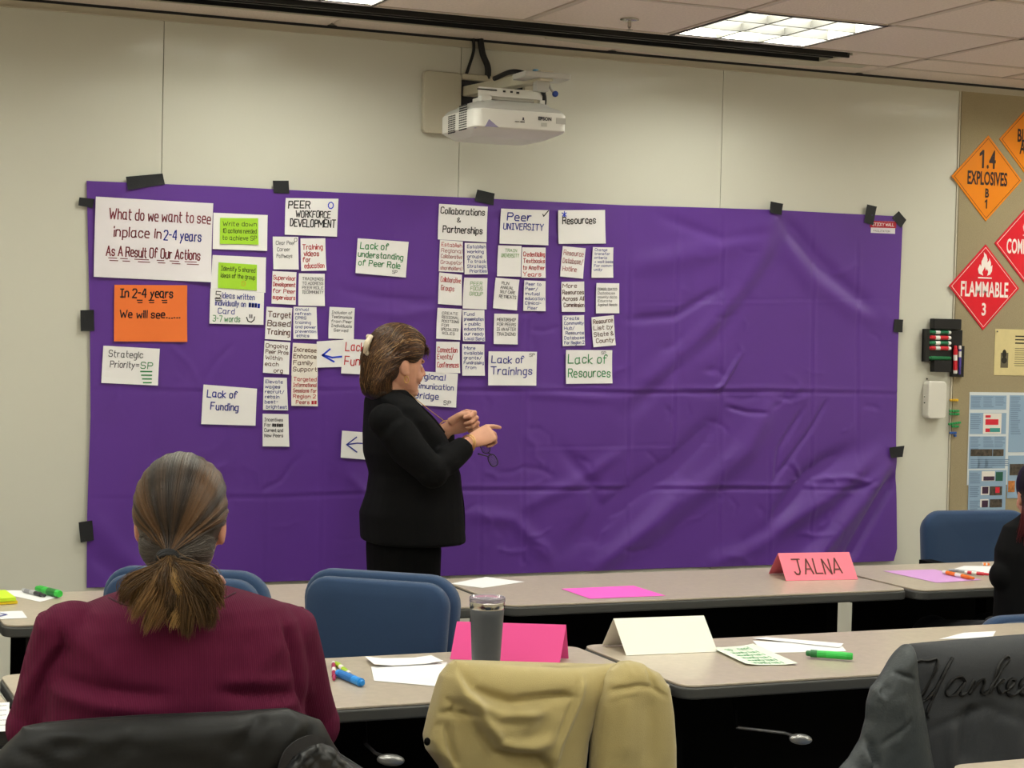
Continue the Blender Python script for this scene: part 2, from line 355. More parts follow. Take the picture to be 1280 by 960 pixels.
def cloth_y(x, z):
    j = int(np.clip((z-zb)/(2.13-zb), 0, 1)*(NV-1)); i = int(np.clip((x-1.17)/3.65, 0, 1)*(NU-1)); return float(Y[j, i])
hem = MB(); 
# ---------------------------------------------------------------- things fixed flat on cloth and boards
def quad_paper(name, q, m, off, label, cat, group=None, curl=.004, y0=None, thick=.0006, n=7, parent=None):
    """a sheet through four photograph pixels (tl, tr, br, bl) hanging off the wall surface"""
    Q = [pt(p[0], p[1], 1, -.02) for p in q]
    cx = sum(p.x for p in Q)/4; cz = sum(p.z for p in Q)/4
    if y0 is None:
        y0 = min(cloth_y(cx+dx, cz+dz) for dx in (-.05, 0, .05) for dz in (-.06, 0, .06))
    yb = y0-off; rr = random.Random(int(q[0][0]*7+q[0][1]))
    cu = [rr.uniform(.1, 1)*curl for _ in range(4)]
    def P(u, v, e=0.):
        a = Q[0].lerp(Q[1], u); b = Q[3].lerp(Q[2], u); p = b.lerp(a, v)
        w_ = [(1-u)*v, u*v, u*(1-v), (1-u)*(1-v)]; lift = sum(c*(max(0, k-.55)/.45)**2 for c, k in zip(cu, w_))
        return Vector((p.x, yb-lift-e, p.z))
    v = [P(i/(n-1), j/(n-1)) for j in range(n) for i in range(n)]+[P(i/(n-1), j/(n-1), thick) for j in range(n) for i in range(n)]
    f = []; K = n*n
    for j in range(n-1):
        for i in range(n-1):
            a = j*n+i; f += [(a, a+n, a+n+1, a+1), (a+K, a+1+K, a+n+1+K, a+n+K)]
    rim = [i for i in range(n)]+[j*n+n-1 for j in range(1, n)]+[(n-1)*n+i for i in range(n-2, -1, -1)]+[j*n for j in range(n-2, 0, -1)]
    f += [(rim[k], rim[(k+1) % len(rim)], rim[(k+1) % len(rim)]+K, rim[k]+K) for k in range(len(rim))]
    o = mk(name, v, f, m, parent, smooth=False, label=label, cat=cat, group=group)
    o_P = lambda u, v_: P(u, v_, thick+.0009)
    return o, o_P
INK = {'k': '17151c', 'b': '1a2896', 'r': 'c02c3c', 'g': '2e8a4d', 'n': '5a2c22', 'y': '5c5a62', 'm': '7a2233', 'v': '93b886', 'R': 'c01826', 'p': 'c4707c', 'B': '1f3fd0', 's': 'b8747a', 'o': 'e0a030'}
def ink(c): return mat('ink_'+c, INK[c], .6)
def flat_write(o, P, lines, wid=.0035, ref=None):
    """lines: (ink, text, u, v of the baseline, capital height in v units, max width in u)"""
    by = {}
    W = (P(1, .5)-P(0, .5)).length; H = (P(.5, 1)-P(.5, 0)).length
    for c, txt, u, v, h, mw in lines:
        st, adv = strokes(txt); s = h/6; su = s*H/W*.95
        if su*adv > mw: su = mw/adv
        mb = by.setdefault(c, MB())
        for pl in st:
            q = [P(min(max(u+a*su, .01), .99), min(max(v+b*s, .01), .99)) for a, b in pl]
            ribbon(mb, q, min(wid, h*H*.155), Vector((0, -1, 0)))
    for c, mb in by.items(): mb.go('writing', ink(c), o)
def auto(txts, u=.07, top=.9, bot=.1, mw=.88):
    n = len(txts); st = (top-bot)/n; out = []
    for k, t in enumerate(txts):
        c, s = t[0], t[1]; du = t[2] if len(t) > 2 else 0
        out.append((c, s, u+du, top-st*(k+1)+st*.22, st*.62, mw-du))
    return out
WH = mat('white_card_stock', 'f3f0f1', .7); IV = mat('ivory_card', 'f1e9e0', .7)
def line(o, P, c, seg, wid=.0035):
    mb = MB()
    for s in seg: ribbon(mb, [P(*p) for p in s], wid, Vector((0, -1, 0)))
    return mb.go('writing', ink(c), o)

G1 = 'cards stuck to the purple cloth'
o, P = quad_paper('poster_sheet', [(119, 246), (265.5, 254.4), (262.7, 352.8), (116.5, 346)], mat('flipchart_paper', 'eae4ea', .75), .004, 'largest white sheet, asking What do we want to see, upper left of purple cloth', 'paper sheet', G1, curl=.012)
flat_write(o, P, [('m', 'What do we want to see', .12, .74, .13, .86), ('m', 'inplace in', .16, .52, .12, .40), ('b', '2-4 years', .585, .51, .12, .32), ('m', 'As A Result Of Our Actions', .10, .275, .12, .80)], .0045)
line(o, P, 'm', [[(a, .245), (b, .245)] for a, b in ((.12, .19), (.22, .28), (.34, .46), (.53, .59), (.64, .72), (.77, .87))]+[[(a+.01, .215), (b+.01, .215)] for a, b in ((.12, .19), (.23, .29), (.36, .46), (.53, .59), (.65, .72), (.78, .88))], .003)
lime = mat('lime_sticky', 'a9dc33', .7)
card = lambda q, off, lab, lines, m=WH, cat='note card', nm='note_card', wid=.0028, curl=.004: (lambda r: (flat_write(r[0], r[1], lines, wid), r)[1])(quad_paper(nm, q, m, off, lab, cat, G1, curl))
card([(266, 266), (333.7, 269), (333, 313.7), (265, 311.3)], .004, 'white card behind the upper lime sticky note', [])
card([(274, 272.5), (321.6, 273), (322, 306), (273.8, 305)], .0065, 'lime sticky note reading Write down 10 actions needed', auto([('k', 'Write down'), ('k', '10 actions needed'), ('k', 'to achieve SP')]), lime, 'sticky note', 'sticky_note', .0018)
card([(265, 318.8), (331.7, 321.9), (331, 366), (262.7, 360.5)], .004, 'white card behind the lower lime sticky note', [])
card([(272.2, 328), (320.3, 331), (320, 363), (271.4, 360)], .0065, 'lime sticky note reading Identify 5 shared ideas', auto([('k', 'Identify 5 shared'), ('k', 'ideas of the group'), ('o', '          0')]), lime, 'sticky note', 'sticky_note', .0018)
o, P = card([(262.2, 360.5), (329.3, 366), (328.5, 406), (261, 404.4)], .0050, 'white card reading 5 ideas written individually, with a smiley', [('k', '5', .1, .75, .18, .1), ('b', 'ideas written', .22, .75, .16, .6), ('b', 'individually on', .1, .53, .16, .56), ('B', '####', .72, .53, .14, .2), ('b', 'Card', .15, .3, .15, .3), ('g', '3-7 words', .06, .07, .17, .5)])
line(o, P, 'k', [[(.68, .22), (.71, .1), (.77, .07), (.82, .14), (.83, .24)], [(.74, .3), (.745, .2)], [(.78, .3), (.78, .2)]], .004)
line(o, P, 'k', [[(.09, .72), (.2, .72)], [(.1, .67), (.2, .67)]])
o, P = card([(142.4, 356), (233.2, 356.6), (233.2, 427.3), (141.8, 426.7)], .004, 'bright orange sheet reading In 2-4 years We will see', [('k', 'In 2-4 years', .08, .78, .15, .72), ('k', 'We will see......', .08, .42, .13, .82)], mat('orange_paper', 'f47a35', .7), 'paper sheet', 'paper_sheet', .0055)
line(o, P, 'k', [[(a, .73), (a+.07, .73)] for a in (.31, .47, .65)]+[[(a, .69), (a+.06, .69)] for a in (.32, .48, .66)], .004)
o, P = card([(128.6, 432), (199, 435.9), (196.6, 481.8), (125.8, 478.5)], .004, 'white card reading Strategic Priority = SP with four green underlines', [('y', 'Strategic', .1, .72, .17, .6), ('y', 'Priority=', .14, .44, .17, .5), ('g', 'SP', .68, .44, .17, .2)], wid=.003)
line(o, P, 'g', [[(.68+.02*k, .36-.1*k), (.88, .37-.1*k)] for k in range(4)], .005)
card([(253.7, 480.5), (320.8, 485.8), (318.7, 532), (251, 530)], .004, 'white card reading Lack of Funding in blue, alone above the ponytailed woman', [('b', 'Lack of', .08, .70, .18, .55), ('b', 'Funding', .16, .38, .18, .5)], wid=.005)
o, P = card([(356, 247.7), (422, 248.6), (420.2, 296), (355, 293.4)], .004, 'white header card reading PEER WORKFORCE DEVELOPMENT in black', [('k', 'PEER', .06, .73, .19, .4), ('k', 'WORKFORCE', .2, .49, .17, .66), ('k', 'DEVELOPMENT', .1, .24, .19, .86)], wid=.005)
line(o, P, 'B', [[(.86+.05*math.cos(a*.7), .82+.085*math.sin(a*.7)) for a in range(10)]], .004)
card([(340, 295.8), (371.9, 296.2), (372.6, 337), (341, 336.6)], .0046, 'small card reading Clear Peer Career Pathways in faint grey', [('y', 'Clear Peer', .12, .76, .11, .74), ('y', 'Career', .16, .56, .11, .5), ('y', 'Pathways', .14, .36, .11, .6), ('k', '0', .84, .86, .1, .1)], wid=.0018)
card([(374.8, 298), (405.7, 297.9), (407, 338.3), (375.5, 338.8)], .0042, 'small card reading Training videos for education in thick red', [('R', 'Training', .07, .66, .15, .8), ('R', 'videos', .12, .46, .15, .6), ('R', 'for', .08, .28, .14, .3), ('R', 'education', .14, .09, .14, .78)], wid=.005)
card([(340, 338.8), (369.8, 340.3), (369, 381), (338.7, 379.5)], .0042, 'small card reading Supervisor Development for Peer Supervisors', auto([('r', 'Supervisor'), ('r', 'Development'), ('r', 'for Peer'), ('r', 'supervisors')], u=.04, mw=.92), wid=.0025)
card([(372.6, 341.7), (405, 342.2), (405, 382.5), (372, 382)], .0046, 'small card reading Trainings to address peer role in small grey capitals', auto([('y', 'TRAININGS'), ('y', 'TO ADDRESS'), ('y', 'PEER ROLE'), ('y', 'TO COMMUNITY')], u=.14, mw=.8, bot=.35), wid=.0018)
card([(445.8, 298), (509.2, 302.5), (505.8, 347), (442.9, 341.4)], .005, 'white card reading Lack of understanding of Peer Role in green', [('g', 'Lack of', .06, .72, .18, .55), ('g', 'understanding', .03, .48, .16, .88), ('g', 'of Peer Role', .05, .24, .16, .82), ('y', 'SP', .72, .08, .09, .1)], wid=.0045)
card([(332.5, 383.3), (364.5, 385), (362.7, 425.7), (330.4, 423.8)], .0045, 'small card reading Target Based Training in brown', auto([('n', 'Target'), ('n', 'Based'), ('n', 'Training')], mw=.88), wid=.0035)
card([(366, 383.3), (394.8, 384), (396.2, 424), (366, 423.4)], .0042, 'small card reading annual refresh training in bold blue, with orange dot', auto([('b', 'annual  '), ('b', 'refresh'), ('b', 'CPRS'), ('b', 'training'), ('b', 'and power'), ('b', 'prevention'), ('b', ' ethics')], u=.08, mw=.86, top=.99, bot=.03), wid=.0035)
card([(410.6, 383.5), (442, 385), (441, 424.3), (409, 423)], .0046, 'small card reading Inclusion of Testimonials from Individuals Served in grey', auto([('y', 'Inclusion of'), ('y', 'Testimonials'), ('y', 'from Peer'), ('y', "Individuals"), ('y', '  Served')], u=.1, mw=.8, bot=.2), wid=.002)
card([(330, 425.7), (362.2, 428), (360.2, 468), (327.9, 465.8)], .0043, 'small card reading Ongoing Peer Pros Within each org in brown', auto([('n', 'Ongoing'), ('n', 'Peer Pros'), ('n', 'Within'), ('n', 'each'), ('n', '     org')], u=.06, bot=.0, top=.95), wid=.0033)
card([(365, 428.4), (395.2, 430), (396, 470), (363, 469.5)], .0060, 'small card reading Increase Enhance Family Support in dark brown', auto([('n', 'Increase'), ('n', 'Enhance'), ('n', 'Family'), ('n', 'Support')], u=.06, mw=.9), IV, wid=.0033)
o, P = card([(394.6, 426.8), (429, 424.5), (425.7, 458.5), (395.2, 459.4)], .0045, 'white card with a blue arrow pointing left, beside Lack of Fund card', [])
line(o, P, 'B', [[(.98, .38), (.6, .36), (.22, .48)], [(.5, .68), (.22, .46), (.68, .2)]], .007)
card([(428, 423.2), (497, 427), (495, 470), (425, 466.6)], .0058, 'white card reading Lack Fund in red, partly behind the standing woman', [('R', 'Lack', .05, .67, .24, .33), ('R', 'of', .5, .67, .24, .2), ('R', 'Funding', .05, .25, .24, .56)], wid=.004)
card([(329, 471.5), (357.7, 472.2), (359.3, 512.8), (327.9, 512.3)], .0046, 'small card reading Elevate wages recruit retain best brightest in blue', auto([('b', 'Elevate'), ('b', 'wages'), ('b', 'recruit/'), ('b', 'retain'), ('b', 'best-'), ('b', ' brightest')], top=.95, bot=.02), wid=.003)
card([(363.4, 469.5), (395.7, 470), (396, 507.7), (363, 507)], .0043, 'small card reading Targeted Informational Sessions for Region 2 Peers in red', auto([('r', 'Targeted'), ('r', 'Informational'), ('r', 'Sessions for'), ('r', 'Region 2'), ('r', '  Peers ##')], top=.98, bot=.03), IV, wid=.0025)
card([(327.4, 516.9), (359.7, 517.6), (360.6, 558), (327.4, 557.7)], .0044, 'small grey-written card Incentives, lowest in its column', auto([('y', 'Incentives'), ('y', 'For #####'), ('y', 'Current and'), ('y', 'New Peers')], bot=.25, mw=.7), wid=.002)
o, P = card([(426.2, 538), (492, 543), (490, 577), (424.6, 571.7)], .0046, 'white card with a thin blue arrow, lowest card left of the standing woman', [])
line(o, P, 'b', [[(.6, .6), (.3, .58), (.1, .5)], [(.28, .8), (.1, .5), (.3, .25)]], .005)
card([(547.4, 255), (608, 258.5), (606.5, 303), (545.5, 299.4)], .0052, 'white header card reading Collaborations & Partnerships', [('k', 'Collaborations', .04, .74, .17, .9), ('k', '&', .38, .52, .13, .1), ('k', 'Partnerships', .1, .22, .18, .8)], wid=.005)
card([(548.7, 299.8), (577, 302), (577.8, 340.6), (547, 339.2)], .0042, 'small card reading Establish Regional Collaborative Groups in pale red', auto([('r', 'Establish'), ('s', 'Regional'), ('s', 'Collaborative'), ('s', 'Groups(or'), ('s', 'shareholders)')], top=.95, bot=.02), wid=.002)
card([(579.5, 303.7), (606.3, 304.2), (608, 342.8), (579.2, 343)], .0045, 'small card reading Establish working groups to track priorities in blue', auto([('b', 'Establish'), ('b', 'working'), ('b', 'groups'), ('b', 'To track'), ('b', 'Strategic'), ('b', '  Priorities')], u=.12, mw=.84, top=.96, bot=.02), wid=.0028)
card([(547.6, 340.6), (576, 343.5), (575.9, 382), (546, 380)], .0046, 'small card reading only Collaborative Groups in red', [('r', 'Collaborative', .08, .72, .16, .86), ('r', 'Groups', .1, .45, .16, .56)], wid=.002)
card([(578.8, 347), (608, 347.6), (607, 386.8), (576.9, 385.6)], .0042, 'small card reading Peer Focus Group in pale green', [('v', 'PEER', .28, .76, .11, .5), ('v', 'FOCUS', .3, .6, .11, .5), ('v', 'GROUP', .27, .43, .11, .55)], wid=.002)
o, P = card([(625, 260.9), (685, 262.9), (684, 306.8), (623, 304.6)], .0050, 'white header card reading Peer UNIVERSITY in blue with a check mark', [('b', 'Peer', .14, .68, .21, .5), ('b', 'UNIVERSITY', .07, .42, .17, .82)], wid=.005)
line(o, P, 'k', [[(.87, .88), (.89, .82), (.985, .985)]], .004)
card([(621.6, 306.8), (650.7, 307.5), (649.8, 346), (620, 345.3)], .0042, 'small card reading Train University in pale green', [('v', 'TRAIN', .3, .8, .09, .5), ('v', 'UNIVERSITY', .15, .63, .11, .75)], wid=.002)
card([(651.7, 309.3), (681, 309.6), (681, 347.5), (650.7, 347)], .0046, 'small card reading Credentialing in red, under the University header', auto([('r', 'Credentialing'), ('r', 'Textbooks'), ('r', 'to Another'), ('r', 'Years')], u=.06, mw=.9, top=.88, bot=.0), wid=.0025)
card([(618.4, 347), (648, 349.7), (645, 388), (615.2, 385.2)], .0044, 'small tilted card reading Run Annual Self Care Retreats in grey', [('y', 'RUN', .28, .8, .09, .3), ('y', 'ANNUAL', .24, .66, .09, .55), ('y', 'SELF CARE', .24, .52, .09, .62), ('y', 'RETREATS', .22, .36, .1, .7)], wid=.002)
card([(654.4, 350.4), (681, 351.4), (681, 389), (653.2, 388.5)], .0042, 'small card reading Peer to Peer mutual education in blue', auto([('b', 'Peer to'), ('b', 'Peer/'), ('b', 'mutual'), ('b', 'education'), ('b', 'Clinical-'), ('b', '  Peer')], top=.96, bot=.02), wid=.0025)
card([(545.4, 384.7), (575.9, 386.3), (573.7, 425), (543.6, 423.2)], .0042, 'small card reading Create Regional positions for specialized roles in grey', auto([('y', 'CREATE'), ('y', 'REGIONAL'), ('y', 'POSITIONS'), ('y', 'FOR'), ('y', 'SPECIALIZED'), ('y', ' ROLES')], u=.2, mw=.7, bot=.12), wid=.0018)
card([(576.9, 387.2), (604.3, 387.6), (604.9, 426.6), (577.5, 426.3)], .0046, 'small card reading Fund presentation and public education in bold blue', auto([('b', 'Fund'), ('b', 'presentation'), ('b', '+ public'), ('b', 'education'), ('b', 'our ready'), ('b', 'Local Send')], top=.94, bot=.0), wid=.0032)
card([(617, 392), (646.9, 392.5), (646, 430.5), (616, 430)], .0044, 'small card reading Mentorship for peers in grey capitals', auto([('y', 'MENTORSHIP'), ('y', 'FOR PEERS'), ('y', 'IS AN AFTER'), ('y', 'TRAINING')], u=.12, mw=.78, top=.88, bot=.25), wid=.0018)
card([(505, 462.5), (571, 467), (568.9, 509.3), (503, 505)], .0042, 'white card reading Regional Communication Bridge, behind the standing woman face', [('b', 'Regional', .18, .78, .16, .58), ('b', 'Communication', .05, .5, .15, .88), ('b', 'Bridge', .2, .2, .17, .45), ('y', 'SP', .76, .06, .12, .13)], wid=.004)
card([(544, 426.9), (573, 427.3), (573.7, 466.3), (543.3, 465.8)], .0060, 'small card reading Connection Events Conferences in red', [('r', 'Connection', .06, .66, .16, .84), ('r', 'Events/', .06, .44, .16, .66), ('r', 'Conferences', .06, .18, .16, .88)], wid=.0025)
card([(576.9, 430), (604.3, 430.5), (604.9, 469.5), (576.6, 469.5)], .0044, 'small card reading More available grants fundraising in blue', auto([('b', 'More'), ('b', 'available'), ('b', 'grants/'), ('b', 'Fundraising'), ('b', ' from')], u=.08, top=.95, bot=.18), wid=.0022)
card([(609.4, 439), (670, 439.6), (669, 481.9), (609, 481.6)], .0045, 'white card reading Lack of Trainings in blue', [('b', 'Lack of', .07, .66, .2, .66), ('b', 'Trainings', .05, .32, .22, .85), ('y', 'SP', .84, .86, .09, .11)], wid=.004)
o, P = card([(696.4, 262.9), (755, 262.6), (756, 304.5), (697, 304.9)], .0045, 'white header card reading Resources with a small blue star', [('k', 'Resources', .09, .6, .2, .7)], wid=.0055)
line(o, P, 'B', [[(.13, .96), (.13, .8)], [(.08, .92), (.17, .82)], [(.17, .92), (.09, .82)]], .004)
card([(702.6, 307.7), (731, 310.4), (727.7, 348.4), (699, 345.6)], .0042, 'small tilted card reading Resource Database Hotline in pale red', [('s', 'Resource', .07, .72, .16, .86), ('s', 'Database/', .07, .46, .16, .86), ('s', 'Hotline', .09, .2, .15, .6)], wid=.0025)
card([(739.7, 309), (765.2, 309.4), (765, 347.2), (738, 347.2)], .0046, 'small card reading Change transfer criteria in blue', auto([('b', 'Change'), ('b', 'transfer'), ('b', 'criteria'), ('b', '+ wait beds'), ('b', 'For comm-'), ('b', 'unity')], u=.1, top=.98, bot=.2), wid=.0022)
card([(700.6, 352.3), (729, 351.9), (730, 390), (701, 389.7)], .0044, 'small card reading More Resources Across Commission in brown', auto([('n', 'More'), ('n', 'Resources'), ('n', 'Across All'), ('n', ' Commission')], u=.05, mw=.92, top=.96, bot=.12), wid=.0032)
card([(743.8, 353.8), (772.6, 354.2), (772.6, 391.6), (743.5, 391.7)], .0042, 'small card reading Consolidated in grey, rightmost of its row', auto([('y', 'CONSOLIDATED'), ('y', 'Database'), ('y', 'county data'), ('y', 'Educate'), ('y', 'Against Needs')], u=.08, mw=.82, top=.86, bot=.22), wid=.0018)
card([(702, 394.4), (728.9, 393.8), (730, 431.7), (702.2, 432.6)], .0046, 'small card reading Create Community Hub Resource Database in blue', auto([('b', 'Create'), ('b', 'Community'), ('b', 'Hub/'), ('b', ' Resource'), ('b', 'Database'), ('b', 'For Region 2')], u=.08, mw=.88, top=.98, bot=.02), wid=.0024)
card([(737.8, 396.7), (765.6, 394), (768, 431.5), (740, 434)], .0044, 'small tilted card reading Resource List by State & County in brown', auto([('n', 'Resource'), ('n', 'List by'), ('n', 'State &'), ('n', ' County')], u=.07, mw=.86, top=.95, bot=.08), wid=.003)
card([(706, 437.4), (763.7, 437.7), (763.9, 479), (706, 479.7)], .0046, 'white card reading Lack of Resources in green', [('g', 'Lack of', .05, .6, .26, .84), ('g', 'Resources', .05, .2, .24, .9), ('y', 'SP', .76, .88, .08, .1)], wid=.0042)

# black tape
M_tape = mat('black_gaffer_tape', '1b1c20', .6, bump=.2, bscale=200)
TP = [([(157, 221), (203, 217), (205.8, 230.5), (159.7, 237.6)], 'long tilted strip of black tape on the cloth top edge, nearest left corner'),
 ([(99, 246.7), (117.8, 248.8), (115.4, 260), (97.7, 256.9)], 'small black tape on the left cloth edge beside the big white sheet'),
 ([(340, 226), (360, 226), (361, 242), (341.5, 241.5)], 'square black tape on the top edge above PEER WORKFORCE card'),
 ([(595.5, 237), (617, 242), (615.5, 256.8), (592, 251.4)], 'tilted black tape on the top edge above Collaborations card'),
 ([(960.3, 252), (976, 255), (974, 269), (959.4, 265.9)], 'lone black tape on the top edge, right half of the cloth'),
 ([(1083, 255.5), (1095, 258.3), (1090.5, 281.6), (1079, 278)], 'tall black tape on the top edge left of the small label'),
 ([(1122.5, 263.9), (1132, 275), (1125.3, 285), (1113.8, 272.3)], 'diamond-turned black tape on the top right corner of the cloth'),
 ([(1116.6, 399), (1127.6, 399.5), (1126.7, 415.5), (1115.5, 415)], 'black tape halfway down the right edge beside the marker holder'),
 ([(1107, 559), (1126, 556.5), (1123.7, 570.5), (1109, 572)], 'black tape low on the right edge of the cloth'),
 ([(100, 387.7), (117, 387.3), (117.4, 413.5), (100.6, 414)], 'black tape on the left edge beside the orange sheet'),
 ([(97.4, 652.5), (114.5, 650), (116.6, 674.7), (100, 677.7)], 'lowest black tape on the left edge, beside ponytailed woman head')]
for q, lab in TP: quad_paper('tape_strip', q, M_tape, .002, lab, 'tape', 'black tape strips holding the cloth', .003)
# maker's label sewn on the cloth
o, P = quad_paper('label_patch', [(1088.5, 276), (1118.6, 276.8), (1118.3, 292.3), (1088, 291)], mat('label_white', 'e3dfe6', .6), .0005, 'small white and red printed label patch at the top right of the cloth', 'label', None, .001, y0=-.022)
lp = Vector(o.location)
mb = MB(); ribbon(mb, [P(.03, .72), P(.97, .72)], .03, Vector((0, -1, 0))); mb.v = [(x, y+.0004, z) for x, y, z in mb.v]; mb.go('red_band', mat('label_red', 'b01830', .5), o)
flat_write(o, P, [('k', 'FACILITATION', .1, .12, .12, .8)], .002)
INK['w'] = 'f4f0f0'; flat_write(o, P, [('w', 'STICKY WALL', .06, .6, .24, .88)], .0035)

# ---------------------------------------------------------------- hazard placards on the pin board
PB = -.019
def placard(cx, cy, half_px, col, label, words, flame, group='hazard placards on the pin board', txc='2a1218'):
    c = pt(cx, cy, 1, PB); h = .197
    e = empty('hazard_placard', (c.x, PB, c.z), label, 'sign', group)
    MB().add([(0, -.0002, h), (h, -.0002, 0), (0, -.0002, -h), (-h, -.0002, 0), (0, -.003, h), (h, -.003, 0), (0, -.003, -h), (-h, -.003, 0)], [(0, 1, 2, 3), (7, 6, 5, 4), (0, 4, 5, 1), (1, 5, 6, 2), (2, 6, 7, 3), (3, 7, 4, 0)]).go('plate', mat('placard_'+col, col, .28, vary=.04, vscale=8), e, keep=True)
    k1, k2 = h*.935, h*.92; b = MB(); v = [(0, -.0036, k1), (k1, -.0036, 0), (0, -.0036, -k1), (-k1, -.0036, 0), (0, -.0036, k2), (k2, -.0036, 0), (0, -.0036, -k2), (-k2, -.0036, 0)]
    b.add(v, [(i, (i+1) % 4, (i+1) % 4+4, i+4) for i in range(4)]).go('border_line', mat('ink_'+txc, txc, .5), e, keep=True)
    M = Matrix.Rotation(math.radians(90), 4, 'X')
    for s, x, z, size, sx in words:
        v, f = text_mesh(s, size*1.12, sx*.86, .0003, .0020)
        mk('lettering', [M @ Vector(p)+Vector((x, -.0042, z)) for p in v], f, mat('ink_'+txc, txc, .5), e, keep=True)
    for s, x, z, size, sx in words:
        if s[0] == '1':
            v, f = text_mesh(s, size*1.12, sx*.86, .0003, .0020); xm = min(p[0] for p in v); hh_ = max(p[1] for p in v); h2 = hh_-min(p[1] for p in v)
            MB().prism([(xm+.002, hh_), (xm+.002, hh_-.24*h2), (xm-.18*h2, hh_-.36*h2), (xm-.18*h2, hh_-.2*h2)], 0, .0006, Matrix.Translation((x, -.0042, z)) @ M).go('numeral_flag', mat('ink_'+txc, txc, .5), e, keep=True)
    if flame:
        F = [(-.035, -.02), (-.04, 0), (-.030, .022), (-.022, .012), (-.022, .035), (-.008, .06), (-.010, .078), (.004, .066), (.012, .045), (.010, .030), (.020, .040), (.022, .052), (.032, .03), (.030, .012), (.040, .02), (.038, -.008), (.028, -.024), (.012, -.03), (.018, -.012), (.010, .002), (.004, -.008), (-.002, .012), (-.010, -.004), (-.016, -.014), (-.010, -.03)]
        mbf = MB(); mbf.prism([(a, b_) for a, b_ in F], 0, .0008, Matrix.Translation((0, -.0042, h*.42)) @ M); mbf.go('flame', mat('ink_'+txc, txc, .5), e, keep=True)
        MB().box((-.038, -.005, h*.42-.043), (.038, -.004, h*.42-.037)).go('flame_base', mat('ink_'+txc, txc, .5), e, keep=True)
    return e
placard(1233.5, 223, 0, 'e8860c', 'orange 1.4 EXPLOSIVES diamond placard beside the whiteboard edge', [('1.4', 0, .082, .104, .74), ('EXPLOSIVES', 0, -.004, .076, .58), ('B', 0, -.070, .050, .8), ('1', 0, -.120, .050, .8)], False)
placard(1292, 177, 0, 'e8860c', 'orange BLASTING AGENTS diamond placard cut by the right photo edge', [('1.5', 0, .098, .098, .72), ('BLASTING', 0, .02, .074, .60), ('AGENTS', 0, -.035, .074, .60), ('D', 0, -.085, .05, .8), ('1', 0, -.128, .05, .8)], False)
placard(1230, 359, 0, 'e0142c', 'red FLAMMABLE 3 diamond placard above the yellowed notice', [('FLAMMABLE', 0, -.014, .086, .60), ('3', 0, -.105, .07, .85)], True, txc='f6e8e4')
placard(1286, 306, 0, 'e0142c', 'red COMBUSTIBLE 3 diamond placard cut by the right photo edge', [('COMBUSTIBLE', 0, -.014, .084, .50), ('3', 0, -.105, .07, .85)], True, txc='f6e8e4')

# yellowed notice and blue research poster
def sheet(name, x0, x1, z0, z1, m, label, cat, y=PB):
    e = empty(name, ((x0+x1)/2, y, z0), label, cat)
    MB().box((x0, y-.001, z0), (x1, y-.0002, z1)).go('sheet', m, e); return e
a = pt(1244, 411, 1, PB); b_ = pt(1243, 469, 1, PB)
nx0, nz1, nz0 = a.x, a.z, b_.z
e = sheet('notice', nx0, nx0+.29, nz0, nz1, mat('aged_paper', 'd9c893', .8, vary=.04, vscale=30), 'yellowed typed notice with small picture pinned under the red placards', 'notice')
tx = MB(); tg = MB()
mg = mat('print_grey', '6b624e', .8); mkk = mat('print_black', '2c2820', .8)
for k in range(3): tg.box((nx0+.115, PB-.0016, nz1-.035-.016*k), (nx0+.27, PB-.0012, nz1-.029-.016*k))
for k in range(9): tx.box((nx0+.115, PB-.0016, nz1-.09-.010*k), (nx0+.27-.02*(k % 3), PB-.0012, nz1-.0875-.010*k))
tx.box((nx0+.11, PB-.0016, nz0+.055), (nx0+.275, PB-.0012, nz0+.0565))
tx.go('fine_print', mg, e); tg.go('heading', mkk, e)
MB().box((nx0+.035, PB-.0016, nz0+.035), (nx0+.078, PB-.0012, nz1-.11)).go('picture', mg, e)
MB().ball((nx0+.055, PB-.002, nz0+.10), (.012, .001, .02)).ball((nx0+.055, PB-.002, nz0+.07), (.016, .001, .015)).go('portrait', mkk, e)
for dx, dz in ((.01, -.012), (.18, -.012), (.18, .01)):
    MB().ball((nx0+dx, PB-.004, (nz1 if dz < 0 else nz0)+dz), .004).go('pin', mat('pin_grey', '8a8478', .4), e)
a = pt(1212, 490, 1, PB); px0, pz1 = a.x, a.z
e = sheet('research_poster', px0, px0+.47, .93, pz1, mat('poster_white', 'd3d9dd', .5), 'blue and white research poster with small photos pinned right of push pins', 'poster')
mp_ = mat('poster_blue', '8fa9c4', .5); ln = mat('poster_print', '6f87a3', .6)
def PX(px, py): q = pt(px, py, 1, PB); return q.x, q.z
blk = MB(); prt = MB()
def pblock(x0, y0, x1, y1, mb, d=.0004): 
    (a0, c0), (a1, c1) = PX(x0, y0), PX(x1, y1); mb.box((a0, PB-.0012-d, min(c0, c1)), (a1, PB-.001, max(c0, c1)))
for x0, y0, x1, y1 in ((1213, 494, 1257.5, 512), (1212.5, 516, 1257, 542.5), (1211.5, 545.5, 1256, 585.5), (1211, 588, 1255.5, 660), (1262, 494, 1300, 565), (1260, 569.5, 1300, 622)): pblock(x0, y0, x1, y1, blk)
blk.go('text_panel', mp_, e)
for x0, y0, n in ((1214, 496, 6), (1229, 496, 6), (1244, 496, 5), (1213, 546, 7), (1229, 546, 6), (1243, 546, 6), (1263, 496, 20), (1280, 496, 20), (1213, 574, 5), (1222, 574, 5), (1231, 574, 5), (1240, 574, 4), (1249, 574, 4), (1213, 518, 8), (1212, 591, 6), (1212, 608, 6), (1212, 626, 6)):
    for k in range(n): pblock(x0, y0+k*2.4, x0+random.uniform(9, 13), y0+k*2.4+1.0, prt, .0008)
prt.go('fine_print', ln, e)
